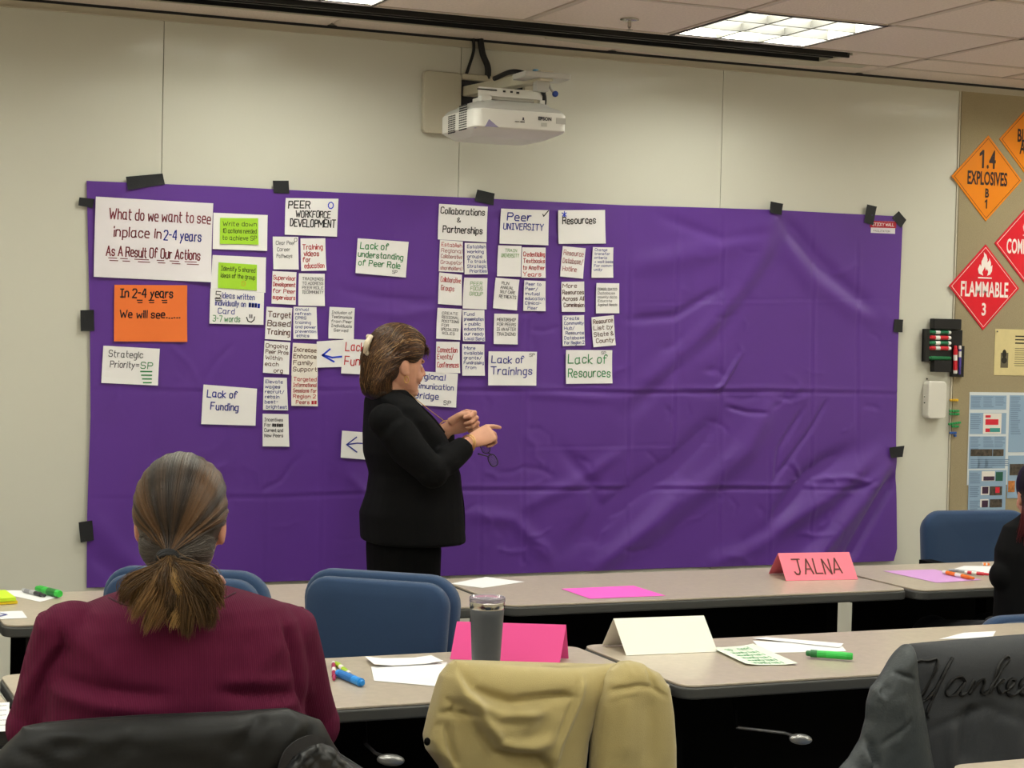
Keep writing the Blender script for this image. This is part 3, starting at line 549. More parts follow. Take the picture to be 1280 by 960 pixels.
for nm, m, L in (('figure', mat('fig_white', 'e6dfd8', .6), ((1229, 516.5, 1251, 542), (1227, 589, 1243, 601), (1226, 608, 1236, 618.5), (1225, 624, 1235, 634))),
                 ('red_box', mat('fig_red', 'd8243a', .6), ((1231.5, 519, 1238, 522), (1231.5, 524, 1247.5, 531), (1231.5, 535.5, 1237, 540), (1244, 609, 1249, 616))),
                 ('teal_box', mat('fig_teal', '3f9890', .6), ((1237, 535, 1249.5, 540),)), ('dark_photo', mat('fig_dark', '4a4138', .6, vary=.6, vscale=60), ((1213, 561.5, 1240, 570), (1241, 561.5, 1254, 570), (1262, 580, 1279, 594), (1237, 608, 1252, 619), (1237, 624, 1252, 634))),
                 ('green_photo', mat('fig_green', '1f5a48', .6), ((1244.5, 590, 1253, 601),)), ('violet_shape', mat('fig_violet', '3b1f3c', .6), ((1229, 595.5, 1242.5, 600.5), (1227.5, 608.5, 1235, 617), (1227, 625.5, 1234.5, 634))), ('orange_photo', mat('fig_orange', 'b8743a', .6, vary=.4, vscale=60), ((1260, 601, 1268, 615),))):
    for q in L: mb = MB(); pblock(*q, mb, {'figure': .0008, 'red_box': .0012, 'teal_box': .0012, 'dark_photo': .001, 'green_photo': .001, 'violet_shape': .0012, 'orange_photo': .001}[nm]); mb.go(nm, m, e)

# marker holder, markers, white box, push pins
hp = pt(1176, 435, 1, -.012)
def bx_px(mb, x0, y0, x1, y1, ya, yb):
    a, b = pt(x0, y0, 1, ya), pt(x1, y1, 1, ya); mb.box((min(a.x, b.x), yb, min(a.z, b.z)), (max(a.x, b.x), ya, max(a.z, b.z))); return mb
M_bp = mat('black_plastic', '17171b', .35)
e = empty('marker_holder', (hp.x, -.012, hp.z-.15), 'black plastic wall holder with six markers above the white box', 'marker holder')
bevel(bx_px(MB(), 1162, 398, 1196, 412, -.019, -.055).go('eraser_tray', M_bp, e), .004)
bevel(bx_px(MB(), 1153, 411, 1200, 452, -.019, -.034).go('back_plate', M_bp, e), .004)
bx_px(MB(), 1163, 450, 1184, 465, -.019, -.05).go('lower_tray', M_bp, e)
bx_px(MB(), 1188, 432, 1202, 471, -.019, -.034).go('side_tray', M_bp, e)
bx_px(MB(), 1153, 411, 1156, 452, -.019, -.05).go('side_wall', M_bp, e)
wht = mat('marker_white', 'e8e6e2', .35)
def marker(pa, pb, r, capc, label, group, bodyc=None, capfrac=.33, cat='marker', band=None, flatc=None):
    """cap end pa, tail end pb"""
    pa, pb = Vector(pa), Vector(pb); d = pb-pa; e = empty('marker', pa.lerp(pb, .5)-Vector((0, 0, r)), label, cat, group)
    q = lambda t: pa+d*t
    MB().tube([q(0), q(.02), q(capfrac*.4), q(capfrac*.42), q(capfrac)], [r*.5, r*.72, r*.75, r, r], 12).go('cap', mat('plastic_'+capc, capc, .35), e, smooth=False)
    MB().tube([q(capfrac), q(.96), q(1)], [r*.95, r*.95, r*.8], 12).go('barrel', mat('plastic_'+bodyc, bodyc, .35) if bodyc else wht, e, smooth=False)
    MB().tube([q(capfrac+.2), q(.88)], [r*.97, r*.97], 12).go('band', mat('plastic_'+(band or capc), band or capc, .45), e, smooth=False)
    return e
gm = 'dry-erase markers in the black wall holder'
for y, c, lab in ((415, '17704a', 'green-capped marker at the top of the wall holder'), (421.8, 'd02634', 'red-capped marker, second from the top of the wall holder'), (428.5, '17704a', 'green-capped marker in the middle row of the wall holder'),
                (435, 'd02634', 'red-capped marker, fourth from the top of the wall holder'), (447.5, '126a3c', 'green marker set apart at the bottom of the wall holder')):
    marker(pt(1159, y, 1, -.041), pt(1188, y+.6, 1, -.041), .0095, c, lab, gm, bodyc='126a3c' if y > 440 else None)
marker(pt(1194.3, 432, 1, -.046), pt(1194, 467, 1, -.046), .010, 'd02634', 'upright red marker in the side slot of the wall holder', gm)
marker(pt(1199.6, 468, 1, -.046), pt(1200, 432, 1, -.046), .007, '4a3a90', 'upright violet and white marker in the side slot of the wall holder', gm, capfrac=.6)
a, b_ = pt(1153.5, 476, 1, -.010), pt(1175, 523, 1, -.010)
e = empty('wall_box', ((a.x+b_.x)/2, -.01, b_.z), 'white rounded plastic box on the whiteboard below the marker holder', 'box')
mb = MB().prism(rrect(a.x, b_.z, b_.x, a.z, .02), 0, .045, Matrix(((1, 0, 0, 0), (0, 0, -1, -.0105), (0, 1, 0, 0), (0, 0, 0, 1))))
bevel(mb.go('cover', mat('box_white', 'dcd8cf', .4), e), .006, 3)
for py in (496, 503.5):
    q = pt(1155.5, py, 1, -.056); MB().lathe([(.003, 0), (.003, .002)], (q.x, -.0555, q.z), 8, Matrix.Rotation(math.radians(90), 4, 'X')).go('screw', mkk, e)
q = pt(1158.5, 473.5, 1, -.012); MB().ball((q.x, -.014, q.z), .004).go('hook_pin', mkk, e)
for grp, col, pts in (('yellow push pins in the pin board', 'e0b020', [(1187.5+i*2.6, 500) for i in range(4)]),
                    ('upper green push pins in the pin board', '2f9e58', [(1187+i*3.2, 513.5+j*4) for j in range(2) for i in range(4)]),
                    ('lower green push pins in the pin board', '2f9e58', [(1186+i*3.1, 530-(i*.5)) for i in range(5)]+[(1190+i*3, 533) for i in range(3)]),
                    ('blue push pins in the pin board', '2a5aa8', [(1187.5+i*2.8, 541) for i in range(3)]+[(1193, 544.5)])):
    for x, y in pts:
        q = pt(x, y, 1, PB); e = empty('push_pin', (q.x, PB, q.z), 'small %s in the cluster beside the whiteboard edge' % grp.split(' in ')[0].replace('pins', 'pin'), 'push pin', grp)
        MB().lathe([(.0055, 0), (.0055, .002), (.0036, .003), (.0034, .007), (.0055, .008), (.0055, .010)], (q.x, PB-.001, q.z), 8, Matrix.Rotation(math.radians(90), 4, 'X') @ Matrix.Rotation(0, 4, 'X')).go('pin_head', mat('pin_'+col, col, .35), e)
#PART2
# ---------------------------------------------------------------- projector on its wall arm
M_pw = mat('projector_white', 'd9d6d0', .3); M_pg = mat('projector_grey', 'b4b2ac', .35); M_vent = mat('vent_dark', '2b2a2c', .6)
M_plate = mat('mount_cover', 'c4bda9', .4)
mt = empty('projector_mount', (2.72, 0, 2.376), 'cream wall plate and swing arm bolted high on the whiteboard, carrying the projector', 'mount')
XZ = Matrix(((1, 0, 0, 0), (0, 0, -1, 0), (0, 1, 0, 0), (0, 0, 0, 1)))
pl = MB()
pl.prism(rrect(2.493, 2.377, 2.655, 2.625, .018), .011, .042, XZ); pl.prism(rrect(2.655, 2.60, 2.95, 2.625, .006), .011, .042, XZ).prism(rrect(2.93, 2.377, 3.0, 2.625, .012), .011, .042, XZ).prism(rrect(2.65, 2.377, 2.94, 2.41, .006), .011, .042, XZ)
bevel(pl.go('wall_plate', M_plate, mt, kind=None), .005)
MB().box((2.65, -.02, 2.40), (2.95, -.0105, 2.61)).go('opening', M_dark, mt)
bevel(MB().prism([(2.665, -.02), (2.72, -.02), (2.80, -.62), (2.745, -.62)], 2.535, 2.575).go('arm', M_plate, mt), .004)
bevel(MB().box((2.68, -.63, 2.545), (2.87, -.50, 2.568)).go('arm_end', M_pg, mt), .006)
bevel(MB().box((2.545, -.50, 2.478), (2.81, -.495, 2.512)).box((2.60, -.49, 2.468), (2.78, -.30, 2.49)).go('slider_bracket', M_pw, mt), .002)
MB().box((2.54, -.502, 2.50), (2.62, -.4995, 2.505)).box((2.645, -.502, 2.497), (2.655, -.4995, 2.504)).box((2.675, -.502, 2.497), (2.685, -.4995, 2.504)).box((2.70, -.502, 2.495), (2.712, -.4995, 2.503)).go('bracket_slot', M_vent, mt)
bevel(MB().box((2.742, -.60, 2.50), (2.792, -.56, 2.548)).go('height_post', M_pg, mt), .002)
MB().lathe([(.011, 0), (.012, .006), (.012, .016), (.009, .019)], (2.752, -.56, 2.565), 14).go('adjuster_knob', mat('light_blue_plastic', '5fa5cf', .4), mt, smooth=False)
MB().lathe([(.011, 0), (.012, .006), (.010, .012)], (2.838, -.55, 2.497), 14, Matrix.Rotation(math.radians(75), 4, 'X')).go('adjuster_knob', mat('navy_plastic', '27408c', .4), mt)
MB().tube([(2.80, -.55, 2.553), (2.82, -.55, 2.52), (2.838, -.548, 2.500)], .006, 8).go('knob_stem', M_pg, mt)
for o in mt.children:
    if o.name.startswith('adjuster_knob'): o['label'] = 'small blue adjuster knob'
pj = empty('projector', (2.70, -.36, 2.32), 'white short-throw projector hanging upside down from the wall arm', 'projector')
x0, x1, y0, y1 = 2.512, 2.892, -.56, -.18
def rr3(ins, z, r=.05, dx=0, tl=0, yf=0): return [Vector((x+dx, y, z+(x-x0)*tl)) for x, y in rrect(x0+ins, y0+ins+yf, x1-ins, y1-ins, r, 4)]
body = MB().loft([rr3(.055, 2.327, .05, -.02, yf=.05), rr3(.04, 2.329, .05, -.01, yf=.03), rr3(.008, 2.350, .04), rr3(0, 2.358, .035), rr3(0, 2.420, .035), rr3(.004, 2.426, .035)])
bevel(body.go('body', M_pw, pj), .002)
bevel(MB().loft([rr3(.004, 2.426, .035), rr3(.012, 2.440, .05), rr3(.035, 2.452, .06), rr3(.045, 2.462, .06), rr3(.05, 2.464, .06)]).go('base_shell', M_pg, pj), .002)
MB().box((2.56, -.50, 2.46), (2.60, -.46, 2.482)).box((2.80, -.50, 2.455), (2.82, -.48, 2.478)).go('mount_foot', M_pw, pj)
vt = MB()
for i in range(6):
    for k in range(11): vt.box((x0-.0015, -.47+.014*i, 2.352+.009*k), (x0+.001, -.462+.014*i, 2.357+.009*k))
for i in range(5):
    for k in range(9): vt.box((x0-.0015, -.35+.016*i, 2.35+.008*k), (x0+.001, -.34+.016*i, 2.3545+.008*k))
vt.go('vent_hole', M_vent, pj, kind='stuff')
MB().add([(x0+.04, y0-.001, 2.356), (x0+.095, y0-.001, 2.356), (x0+.055, y0-.001, 2.384)], [(0, 1, 2)]).add([(x0+.005, y0+.03, 2.35), (x0+.10, y0+.02, 2.3555), (x0+.055, y0-.001, 2.384), (x0+.04, y0-.001, 2.356)], [(0, 3, 2), (0, 1, 3)]).go('lens_shade', mat('lens_tint', '8f88a8', .25), pj)
MB().box((2.842, y0-.0012, 2.385), (2.882, y0+.001, 2.408)).box((2.780, y0-.0012, 2.371), (2.804, y0+.001, 2.385)).go('sensor_window', M_pg, pj)
v, f = text_mesh('EPSON', .018, 1.0, .0004, .0007); MX = Matrix.Rotation(math.radians(90), 4, 'X')
mk('lettering', [MX @ Vector(p)+Vector((2.795, y0-.001, 2.400)) for p in v], f, mat('logo_dark', '3b3a44', .5), pj)
mb = MB(); mb.box((2.700, y0-.0012, 2.389), (2.712, y0, 2.391)).box((2.703, y0-.0012, 2.391), (2.709, y0, 2.400)); mb.go('emblem', mat('logo_dark', '3b3a44', .5), pj)
MB().box((2.672, y0-.0012, 2.3822), (2.69, y0, 2.384)).box((2.694, y0-.0012, 2.381), (2.712, y0, 2.385)).go('fine_print', mat('logo_dark', '3b3a44', .5), pj)
M_cab = mat('cable_black', '121216', .5)
tag(MB().tube(crom([(2.709, -.02, CZ), (2.708, -.028, 2.72), (2.69, -.03, 2.66), (2.678, -.022, 2.615)], 6), .0065, 8).go('cable', M_cab, smooth=True), 'thin black cable dropping from the ceiling to the projector plate', 'cable', 'cables at the projector')
tag(MB().tube(crom([(2.735, -.03, CZ), (2.745, -.035, 2.71), (2.768, -.035, 2.66), (2.772, -.03, 2.612)], 6), .0135, 8).go('cable', M_cab, smooth=True), 'thick black cable bundle dropping from the ceiling to the plate', 'cable', 'cables at the projector')
tag(MB().tube(crom([(2.69, -.30, 2.575), (2.72, -.40, 2.592), (2.755, -.47, 2.575), (2.78, -.50, 2.535), (2.81, -.50, 2.51), (2.825, -.48, 2.47), (2.825, -.44, 2.44)], 8), .010, 8).go('cable', M_cab, smooth=True), 'black cable looping from the arm down behind the projector', 'cable', 'cables at the projector')

# ---------------------------------------------------------------- tables
TZ = .737
M_lam = mat('taupe_laminate', 'b5a897', .33, vary=.07, vscale=55, detail=8, coat=.15)
M_edge = mat('rubber_edge', '464644', .5)
M_blk = mat('black_steel', '070708', .85, spec=.12)
def table(x0, y0, x1, y1, label, lever=None, gap=(.09, .09), inset=.13):
    e = empty('folding_table', ((x0+x1)/2, (y0+y1)/2, 0), label, 'table', 'rows of taupe-topped training tables')
    bevel(MB().prism(rrect(x0+.004, y0+.004, x1-.004, y1-.004, .042), TZ-.006, TZ).go('table_top', M_lam, e), .0015)
    bevel(MB().prism(rrect(x0, y0, x1, y1, .045), TZ-.036, TZ-.0062).go('edge_band', M_edge, e), .006, 3)
    MB().box((x0+gap[0], y1-.09, .16), (x1-gap[1], y1-.08, TZ-.036)).go('modesty_panel', M_blk, e)
    for s in (x0+inset, x1-.13):
        MB().box((s-.022, (y0+y1)/2-.03, .09), (s+.022, (y0+y1)/2+.03, TZ-.04)).box((s-.02, y0+.03, .05), (s+.02, y1-.02, .085)).box((s-.02, y0+.08, TZ-.06), (s+.02, y1-.08, TZ-.036)).go('leg', M_blk, e)
        for yy in (y0+.05, y1-.05): MB().lathe([(.024, 0), (.026, .008), (.026, .042), (.02, .05)], (s, yy, .0), 12).go('caster', M_blk, e)
    if lever: 
        lx, lz, tail = lever
        MB().tube([(lx-tail, y0+.10, lz+.012), (lx-.02, y0+.03, lz+.006), (lx, y0, lz)], [.004, .004, .005], 8).go('release_rod', mat('dull_steel', '6a6a6c', .4, .8), e)
        mbx = MB(); 
        mbx.loft([[Vector((lx+.034*math.sin(a)*math.cos(b)+.006, y0-.005+.014*math.sin(a)*math.sin(b), lz-.004+.014*math.cos(a)-.12*(.034*math.sin(a)*math.cos(b)))) for b in [2*math.pi*j/14 for j in range(14)]] for a in [math.pi*(i+.3)/8.6 for i in range(9)]])
        mbx.go('release_lever', mat('satin_silver', 'b2b2b2', .3, .7), e, smooth=True)
        MB().tube([(lx-tail, y0+.10, lz+.012), (lx-tail, y0+.12, TZ-.036)], .006, 6).go('lever_bracket', M_blk, e)
    return e
table(-.85, -1.69, .665, -1.08, 'front row table at the far left, mostly outside the photo')
table(.68, -1.69, 2.19, -1.08, 'front row table holding the lime sticky pad, behind the ponytailed woman')
table(2.205, -1.70, 3.71, -1.08, 'front row table holding the salmon pink tent card', gap=(.09, .02))
table(3.725, -1.73, 5.24, -1.11, 'front row table at the right holding the lilac paper', gap=(.09, .09), inset=.52)
table(-.97, -3.0, .555, -2.40, 'second row table at the left edge under the maroon elbow')
table(.575, -3.0, 2.11, -2.40, 'second row table holding the tumbler and hot pink tent card', lever=(1.365, .615, .02))
table(2.125, -3.0, 3.65, -2.40, 'second row table holding the cream tent card and green highlighter', lever=(2.455, .59, .12))
table(3.665, -3.0, 5.2, -2.40, 'second row table beyond the right photo edge behind the grey jacket')
table(2.25, -4.47, 3.78, -3.875, 'third row table whose far corner enters at the bottom right')
table(.715, -4.47, 2.235, -3.915, 'third row table whose tip shows left of the bottom right corner table')

# ---------------------------------------------------------------- chairs
M_fab = mat('blue_chair_fabric', '243f62', .85, bump=.25, bscale=900, vary=.04, vscale=200, sheen=.2)
def chair(x, y, rz, ztop, label, wd=.46, ht=.38, seat=.46, tilt=.0, arms=False):
    e = empty('office_chair', (x, y, 0), label, 'chair', 'blue upholstered office chairs', rz)
    z0 = ztop-ht
    def ring(ins, yy, sc=1., n=7):
        P = rrect(-wd/2+ins, z0+ins, wd/2-ins, ztop-ins, max(.03, .085-ins), n); cz = (z0+ztop)/2; out = []
        for a, b in P:
            a *= sc*(.90+.10*min(1, max(0, (b-z0)/.2))); b = cz+(b-cz)*sc
            out.append(Vector((a, yy+.32*a*a+.16*(.75-b)*(1 if b < .75 else .3)*-1*0+tilt*(b-z0), b)))
        return out
    cap = lambda ins, yy: [ring(ins, yy, s) for s in (.8, .5, .2, .05)]
    q = MB().loft(cap(.016, .0)[::-1]+[ring(.012, .0), ring(.004, .004), ring(0, .014), ring(0, .034), ring(.004, .046), ring(.014, .052)]+cap(.02, .056))
    q.go('backrest', M_fab, e, keep=True, smooth=True)
    q = MB().loft(cap(.034, -.034)[::-1]+[ring(.030, -.033), ring(.022, -.028), ring(.018, -.018), ring(.018, 0.), ring(.022, .006)])
    q.go('back_cover', M_fab, e, keep=True, smooth=True)
    S = lambda ins, zz: [Vector((a, b, zz)) for a, b in rrect(-.24+ins, .05+ins, .24-ins, .50-ins, .08, 5)]
    MB().loft([S(.02, seat-.07), S(0, seat-.055), S(0, seat-.02), S(.01, seat-.005), S(.04, seat)]).go('seat', M_fab, e, keep=True, smooth=True)
    MB().box((-.04, -.02, z0+.05), (.04, -.008, z0+.12)).tube([(0, -.03, z0+.1), (0, -.05, z0-.05), (0, -.02, seat-.08), (0, .2, seat-.085)], .018, 8).go('back_support', M_blk, e, keep=True)
    MB().lathe([(.03, .12), (.03, .25), (.022, .25), (.022, seat-.09), (.06, seat-.07)], (0, .27, 0), 14).go('gas_lift', M_blk, e, keep=True)
    for k in range(5):
        a = 2*math.pi*k/5+.3; p = Vector((.27*math.cos(a), .27+.27*math.sin(a), .065))
        l = MB().tube([(0, .27, .13), p], [.028, .016], 8).go('base_leg', M_blk, e, keep=True)
        c_ = MB().lathe([(.02, -.012), (.027, -.01), (.027, .01), (.02, .012)], (p.x, p.y, .027), 12, Matrix.Rotation(math.radians(90), 4, 'X')).go('caster', M_blk, l, keep=True)
    for s in ((-1, 1) if arms else ()):
        MB().tube(crom([(s*.20, .25, seat-.07), (s*.275, .25, seat-.04), (s*.285, .22, seat+.10), (s*.275, .20, seat+.19)], 5), .013, 8).box((s*.275-.03, .10, seat+.19), (s*.275+.03, .33, seat+.215)).go('armrest', M_blk, e, keep=True)
    return e
R = math.radians
chair(1.065, -2.20, R(-33), .95, 'blue office chair mostly hidden behind the ponytailed woman')
chair(1.628, -2.13, R(-40), .915, 'empty blue office chair right of the ponytailed woman, turned to the right')
chair(4.86, -.50, R(176), .872, 'empty blue office chair on the far side of the front row, facing us', wd=.52, arms=True)
chair(3.86, -2.22, R(2), .722, 'blue office chair top showing just above the grey jacket')
chair(1.575, -3.40, R(-22), .885, 'blue office chair under the tan sweatshirt', wd=.46)
chair(2.72, -3.42, R(0), .865, 'blue office chair under the dark grey jacket', wd=.48)
chair(.775, -3.66, R(0), .865, 'blue office chair the ponytailed woman sits on, under the black jacket')

# ---------------------------------------------------------------- paper goods on the tables
def T(px, py, z=TZ): return pt(px, py, 2, z)
def flat(name, q, m, h, label, cat, group, thick=.0006, lines=None, wid=.003, bend=0.):
    Q = [T(p[0], p[1], TZ+h) for p in q]; n = 5
    def P(u, v, e=0): 
        p = Q[3].lerp(Q[2], u).lerp(Q[0].lerp(Q[1], u), v); return Vector((p.x, p.y, p.z+e+bend*(2*u-1)**4))
    v = [P(i/(n-1), j/(n-1), thick) for j in range(n) for i in range(n)]+[P(i/(n-1), j/(n-1)) for j in range(n) for i in range(n)]; K = n*n; f = []
    for j in range(n-1):
        for i in range(n-1):
            a = j*n+i; f += [(a, a+1, a+n+1, a+n), (a+K, a+n+K, a+n+1+K, a+1+K)]
    rim = list(range(n))+[j*n+n-1 for j in range(1, n)]+[(n-1)*n+i for i in range(n-2, -1, -1)]+[j*n for j in range(n-2, 0, -1)]
    f += [(rim[k], rim[k]+K, rim[(k+1) % len(rim)]+K, rim[(k+1) % len(rim)]) for k in range(len(rim))]
    o = mk(name, v, f, m, label=label, cat=cat, group=group)
    PP = lambda u, v_: P(u, v_, thick+.0005)
    if lines:
        by = {}; W = (P(1, .5)-P(0, .5)).length; H = (P(.5, 1)-P(.5, 0)).length
        for c, txt, u, v0, hh, mw in lines:
            st, adv = strokes(txt); s = hh/6; su = min(s*H/W, mw/adv); mb = by.setdefault(c, MB())
            for pl_ in st: ribbon(mb, [PP(min(max(u+a*su, .01), .99), min(max(v0+b*s, .01), .99)) for a, b in pl_], wid, Vector((0, 0, 1)))
        for c, mb in by.items(): 
            mb.f = [q_[::-1] for q_ in mb.f]; mb.go('writing', ink(c), o)
    return o
WP = mat('white_paper', 'e9e8ea', .7); GP = 'papers lying on the tables'
flat('paper_sheet', [(562.5, 729.7), (607.8, 721.3), (655.3, 727.5), (603, 735)], WP, .001, 'white paper on the front table beside the standing woman', 'paper', GP)
flat('paper_sheet', [(701.6, 736), (792, 732.2), (831.9, 744.7), (737.5, 748.4)], mat('magenta_paper', 'f060ca', .6), .001, 'bright magenta paper on the front middle table', 'paper', GP)
flat('paper_sheet', [(1103.8, 713.8), (1167.5, 711.8), (1227, 725), (1171, 728.5)], mat('lilac_paper', 'cf9ad6', .6), .001, 'lilac paper on the front right table', 'paper', GP)
flat('paper_sheet', [(1185, 713.5), (1205, 707.5), (1245, 708), (1240, 718)], WP, .0022, 'white paper under the markers beside the dark sleeve', 'paper', GP)
flat('paper_sheet', [(-15, 738), (48, 738.5), (78, 745), (50, 752.5)], WP, .001, 'white paper under the green highlighter at the far left', 'paper', GP)
o = flat('note_card', [(-20, 765.5), (27.7, 763.7), (34.3, 772.5), (-18, 775)], WP, .001, 'white card with a blue arrow on the far left table', 'note card', GP)
mb = MB(); A = lambda px, py: T(px, py, TZ+.003)
ribbon(mb, [A(-8, 770), A(8, 768)], .005, Vector((0, 0, 1))); ribbon(mb, [A(0, 766), A(9, 768), A(-1, 770.5)], .005, Vector((0, 0, 1))); mb.f = [q_[::-1] for q_ in mb.f]; mb.go('arrow', ink('b'), o)
flat('sticky_pad', [(-14, 744.5), (8, 744), (22, 754.5), (-8, 756.5)], mat('yellow_pad', 'e8c822', .7), .001, 'yellow sticky pad at the left edge, below the lime pad', 'sticky pad', 'sticky pads at the left edge', thick=.008)
flat('sticky_pad', [(-14, 741.5), (7, 741.5), (20, 751), (-8, 753)], mat('lime_pad', 'c6e82a', .7), .010, 'lime sticky pad stacked on the yellow pad at the left edge', 'sticky pad', 'sticky pads at the left edge', thick=.010)
flat('paper_sheet', [(-25, 880), (12, 878), (10, 914), (-25, 916)], WP, .001, 'lined white paper at the left edge beside the maroon elbow', 'paper', GP, lines=[('y', '~~~~~~~~~~~~', .1, .85-.17*k, .05, .8) for k in range(5)], wid=.002)
flat('paper_sheet', [(463.8, 833.4), (559, 828), (545, 858), (467.5, 851)], WP, .001, 'lower of the white papers left of the tan sweatshirt', 'paper', GP)
flat('paper_sheet', [(456, 823.5), (538.8, 822), (553.7, 829), (467.5, 833.5)], WP, .004, 'curling upper white paper left of the tan sweatshirt', 'paper', GP, bend=.006)
flat('paper_sheet', [(941, 801), (1052, 807), (1058, 814), (955, 816.5)], WP, .001, 'lower white paper under the green highlighter, right of the cream tent card', 'paper', GP)
flat('paper_sheet', [(940.3, 797.8), (958, 796.5), (1054.4, 804.5), (1050, 809.5)], WP, .0035, 'upper white paper leaning over the one under the green highlighter', 'paper', GP)
flat('paper_sheet', [(1173.8, 799), (1205, 791), (1245, 789), (1240, 797.5)], WP, .001, 'white paper on the second row table above the grey jacket', 'paper', GP)
flat('note_card', [(887.8, 810.5), (941, 806.6), (997, 831), (932, 831.5)], mat('pale_green_card', 'dfe9d8', .7), .002, 'note with green handwriting beside the cream tent card', 'note card', GP,
     lines=[('g', 'Resp.  needed', .05, .78, .15, .9)]+[('g', 'community hub list', .05, .62-.14*k, .09, .85) for k in range(5)], wid=.0024, bend=.004)

def tent(fl, fr, bl, topl, m, label, name='tent_card', text=None, inkc='k'):
    FL, FR, BL = T(*fl), T(*fr), T(*bl); w_ = BL-FL; BR = FR+w_
    a = FL+w_/2; zt_ = pt(topl[0], topl[1], 1, a.y); h = zt_.z-TZ
    AL = FL+w_*.5+Vector((zt_.x-a.x, 0, h)); AR = FR+w_*.5+Vector((zt_.x-a.x, 0, h)); t = .0012; dn = Vector((0, 0, -.002))
    mb = MB(); nf = (FR-FL).cross(AL-FL).normalized()*t; nb = (AL-BL).cross(BR-BL).normalized()*t
    for q, n_ in (((FL, FR, AR, AL), nf), ((BR, BL, AL, AR), -nb)):
        mb.add([p+Vector((0, 0, .001)) for p in q]+[p-n_+Vector((0, 0, .001)) for p in q], [(0, 1, 2, 3), (7, 6, 5, 4), (0, 4, 5, 1), (1, 5, 6, 2), (2, 6, 7, 3), (3, 7, 4, 0)])
    o = mb.go(name, m, label=label, cat='tent card', group='folded tent cards')
    if text:
        P = lambda u, v: FL.lerp(FR, u).lerp(AL.lerp(AR, u), v)+nf.normalized()*.0015+Vector((0, 0, .001))
        st, adv = strokes(text[0]); H = (AL-FL).length; W = (FR-FL).length; s = text[3]/6; su = text[4]/adv; mb = MB()
        for pl_ in st: ribbon(mb, [P(text[1]+a*su, text[2]+b*s) for a, b in pl_], .0058, nf.normalized())
        mb.go('writing', ink(inkc), o)
    return o
random.seed(11)
tent((982.5, 726.3), (1072.5, 724.5), (961, 717.5), (972.5, 692), mat('salmon_card', 'f0788c', .6), 'salmon pink tent card with a name handwritten in capitals', text=('JALNA', .15, .22, .54, .66), inkc='n')
tent((562.5, 824.5), (700, 828.8), (575, 819.5), (571, 777.5), mat('hot_pink_card', 'f0529e', .6), 'blank hot pink tent card behind the tumbler')
tent((782.8, 819.7), (897, 815), (752.5, 807.8), (767, 774), mat('cream_card', 'f1eee3', .6), 'blank cream tent card on the second row table')

GMk = 'markers on the tables'
def tm(p0, p1, r, cap, label, body=None, cf=.33, lift=0., band=None):
    a, b = T(p0[0], p0[1], TZ+r+lift), T(p1[0], p1[1], TZ+r+lift); return marker(a, b, r, cap, label, GMk, body, cf, band=band)
tm((46, 735.5), (75, 742.5), .0125, '2fae3c', 'chunky bright green highlighter at the far left table', '38c648', band='1c7a30', lift=.002)
tm((56.5, 744.5), (29, 737.5), .007, '26262c', 'slim black-capped grey marker beside the left green highlighter', 'b8b8bc', .45, lift=.002, band='8a8a90')
tm((1217.5, 723), (1179, 714.8), .0075, 'ef7a2a', 'orange-capped white marker on the lilac paper', None, .38, lift=.002)
tm((1186, 712.3), (1225, 716), .0055, '9a9ca0', 'slim silver marker beside the orange-capped one', 'b0b2b6', lift=.004)
tm((1236, 718), (1206, 715.3), .0065, 'd0203a', 'red-capped marker touching the dark sleeve', None, .5, lift=.003)
tm((1237, 705.5), (1228, 705.2), .006, 'f08030', 'orange marker tip farthest from us beside the dark sleeve', lift=.003)
tm((417.6, 849.5), (416.8, 828), .0055, 'a0174a', 'small crimson-capped marker nearest the maroon elbow', None, .42)
tm((419.7, 828.5), (437, 842.5), .0065, 'a8cc28', 'lime-capped white marker above the blue highlighter', None, .35)
tm((453.4, 854), (422.5, 841), .0105, '1f86d8', 'chunky blue highlighter on the second row table', '2a90e4', .15, band='1b6fc0')
tm((1007.5, 816.3), (1066, 820.5), .0105, '1c6a34', 'chunky green highlighter with dark cap beside the white papers', '30b446', .24, band='38c450', lift=.003)

# tumbler
c = T(607, 846); M_tg = mat('tumbler_grey', '4a4d52', .4); M_st = mat('stainless', 'c9c5be', .2, 1)
e = empty('tumbler', c, 'dark grey tumbler with a steel rim in front of the hot pink card', 'tumbler')
MB().lathe([(.030, 0), (.0335, .002), (.034, .01), (.041, .15), (.0425, .170), (.0415, .171)], c, 40).go('cup', M_tg, e, smooth=True)
MB().lathe([(.0425, .170), (.0432, .172), (.0438, .187), (.0425, .189), (.040, .186)], c, 40).go('rim', M_st, e, smooth=True)
MB().lathe([(.0425, .188), (.0445, .189), (.0445, .198), (.0425, .200), (.040, .194), (.01, .193)], c, 40).go('lid', mat('clear_lid', 'cfc6d2', .08, trans=.7), e, smooth=True)
v, f = text_mesh('d', .03, .8, .0004); 
vd = (Vector((c.x, c.y, 0))-Vector((CAM.x, CAM.y, 0))).normalized(); sd = Vector((vd.y, -vd.x, 0))
mk('lettering', [c+(-vd)*(.0385*math.cos(-.75+p[0]/.0385))+sd*(.0385*math.sin(-.75+p[0]/.0385))*1.0+Vector((0, 0, .118+p[1])) for p in v], f, mat('engraving', 'c8b88a', .4), e)
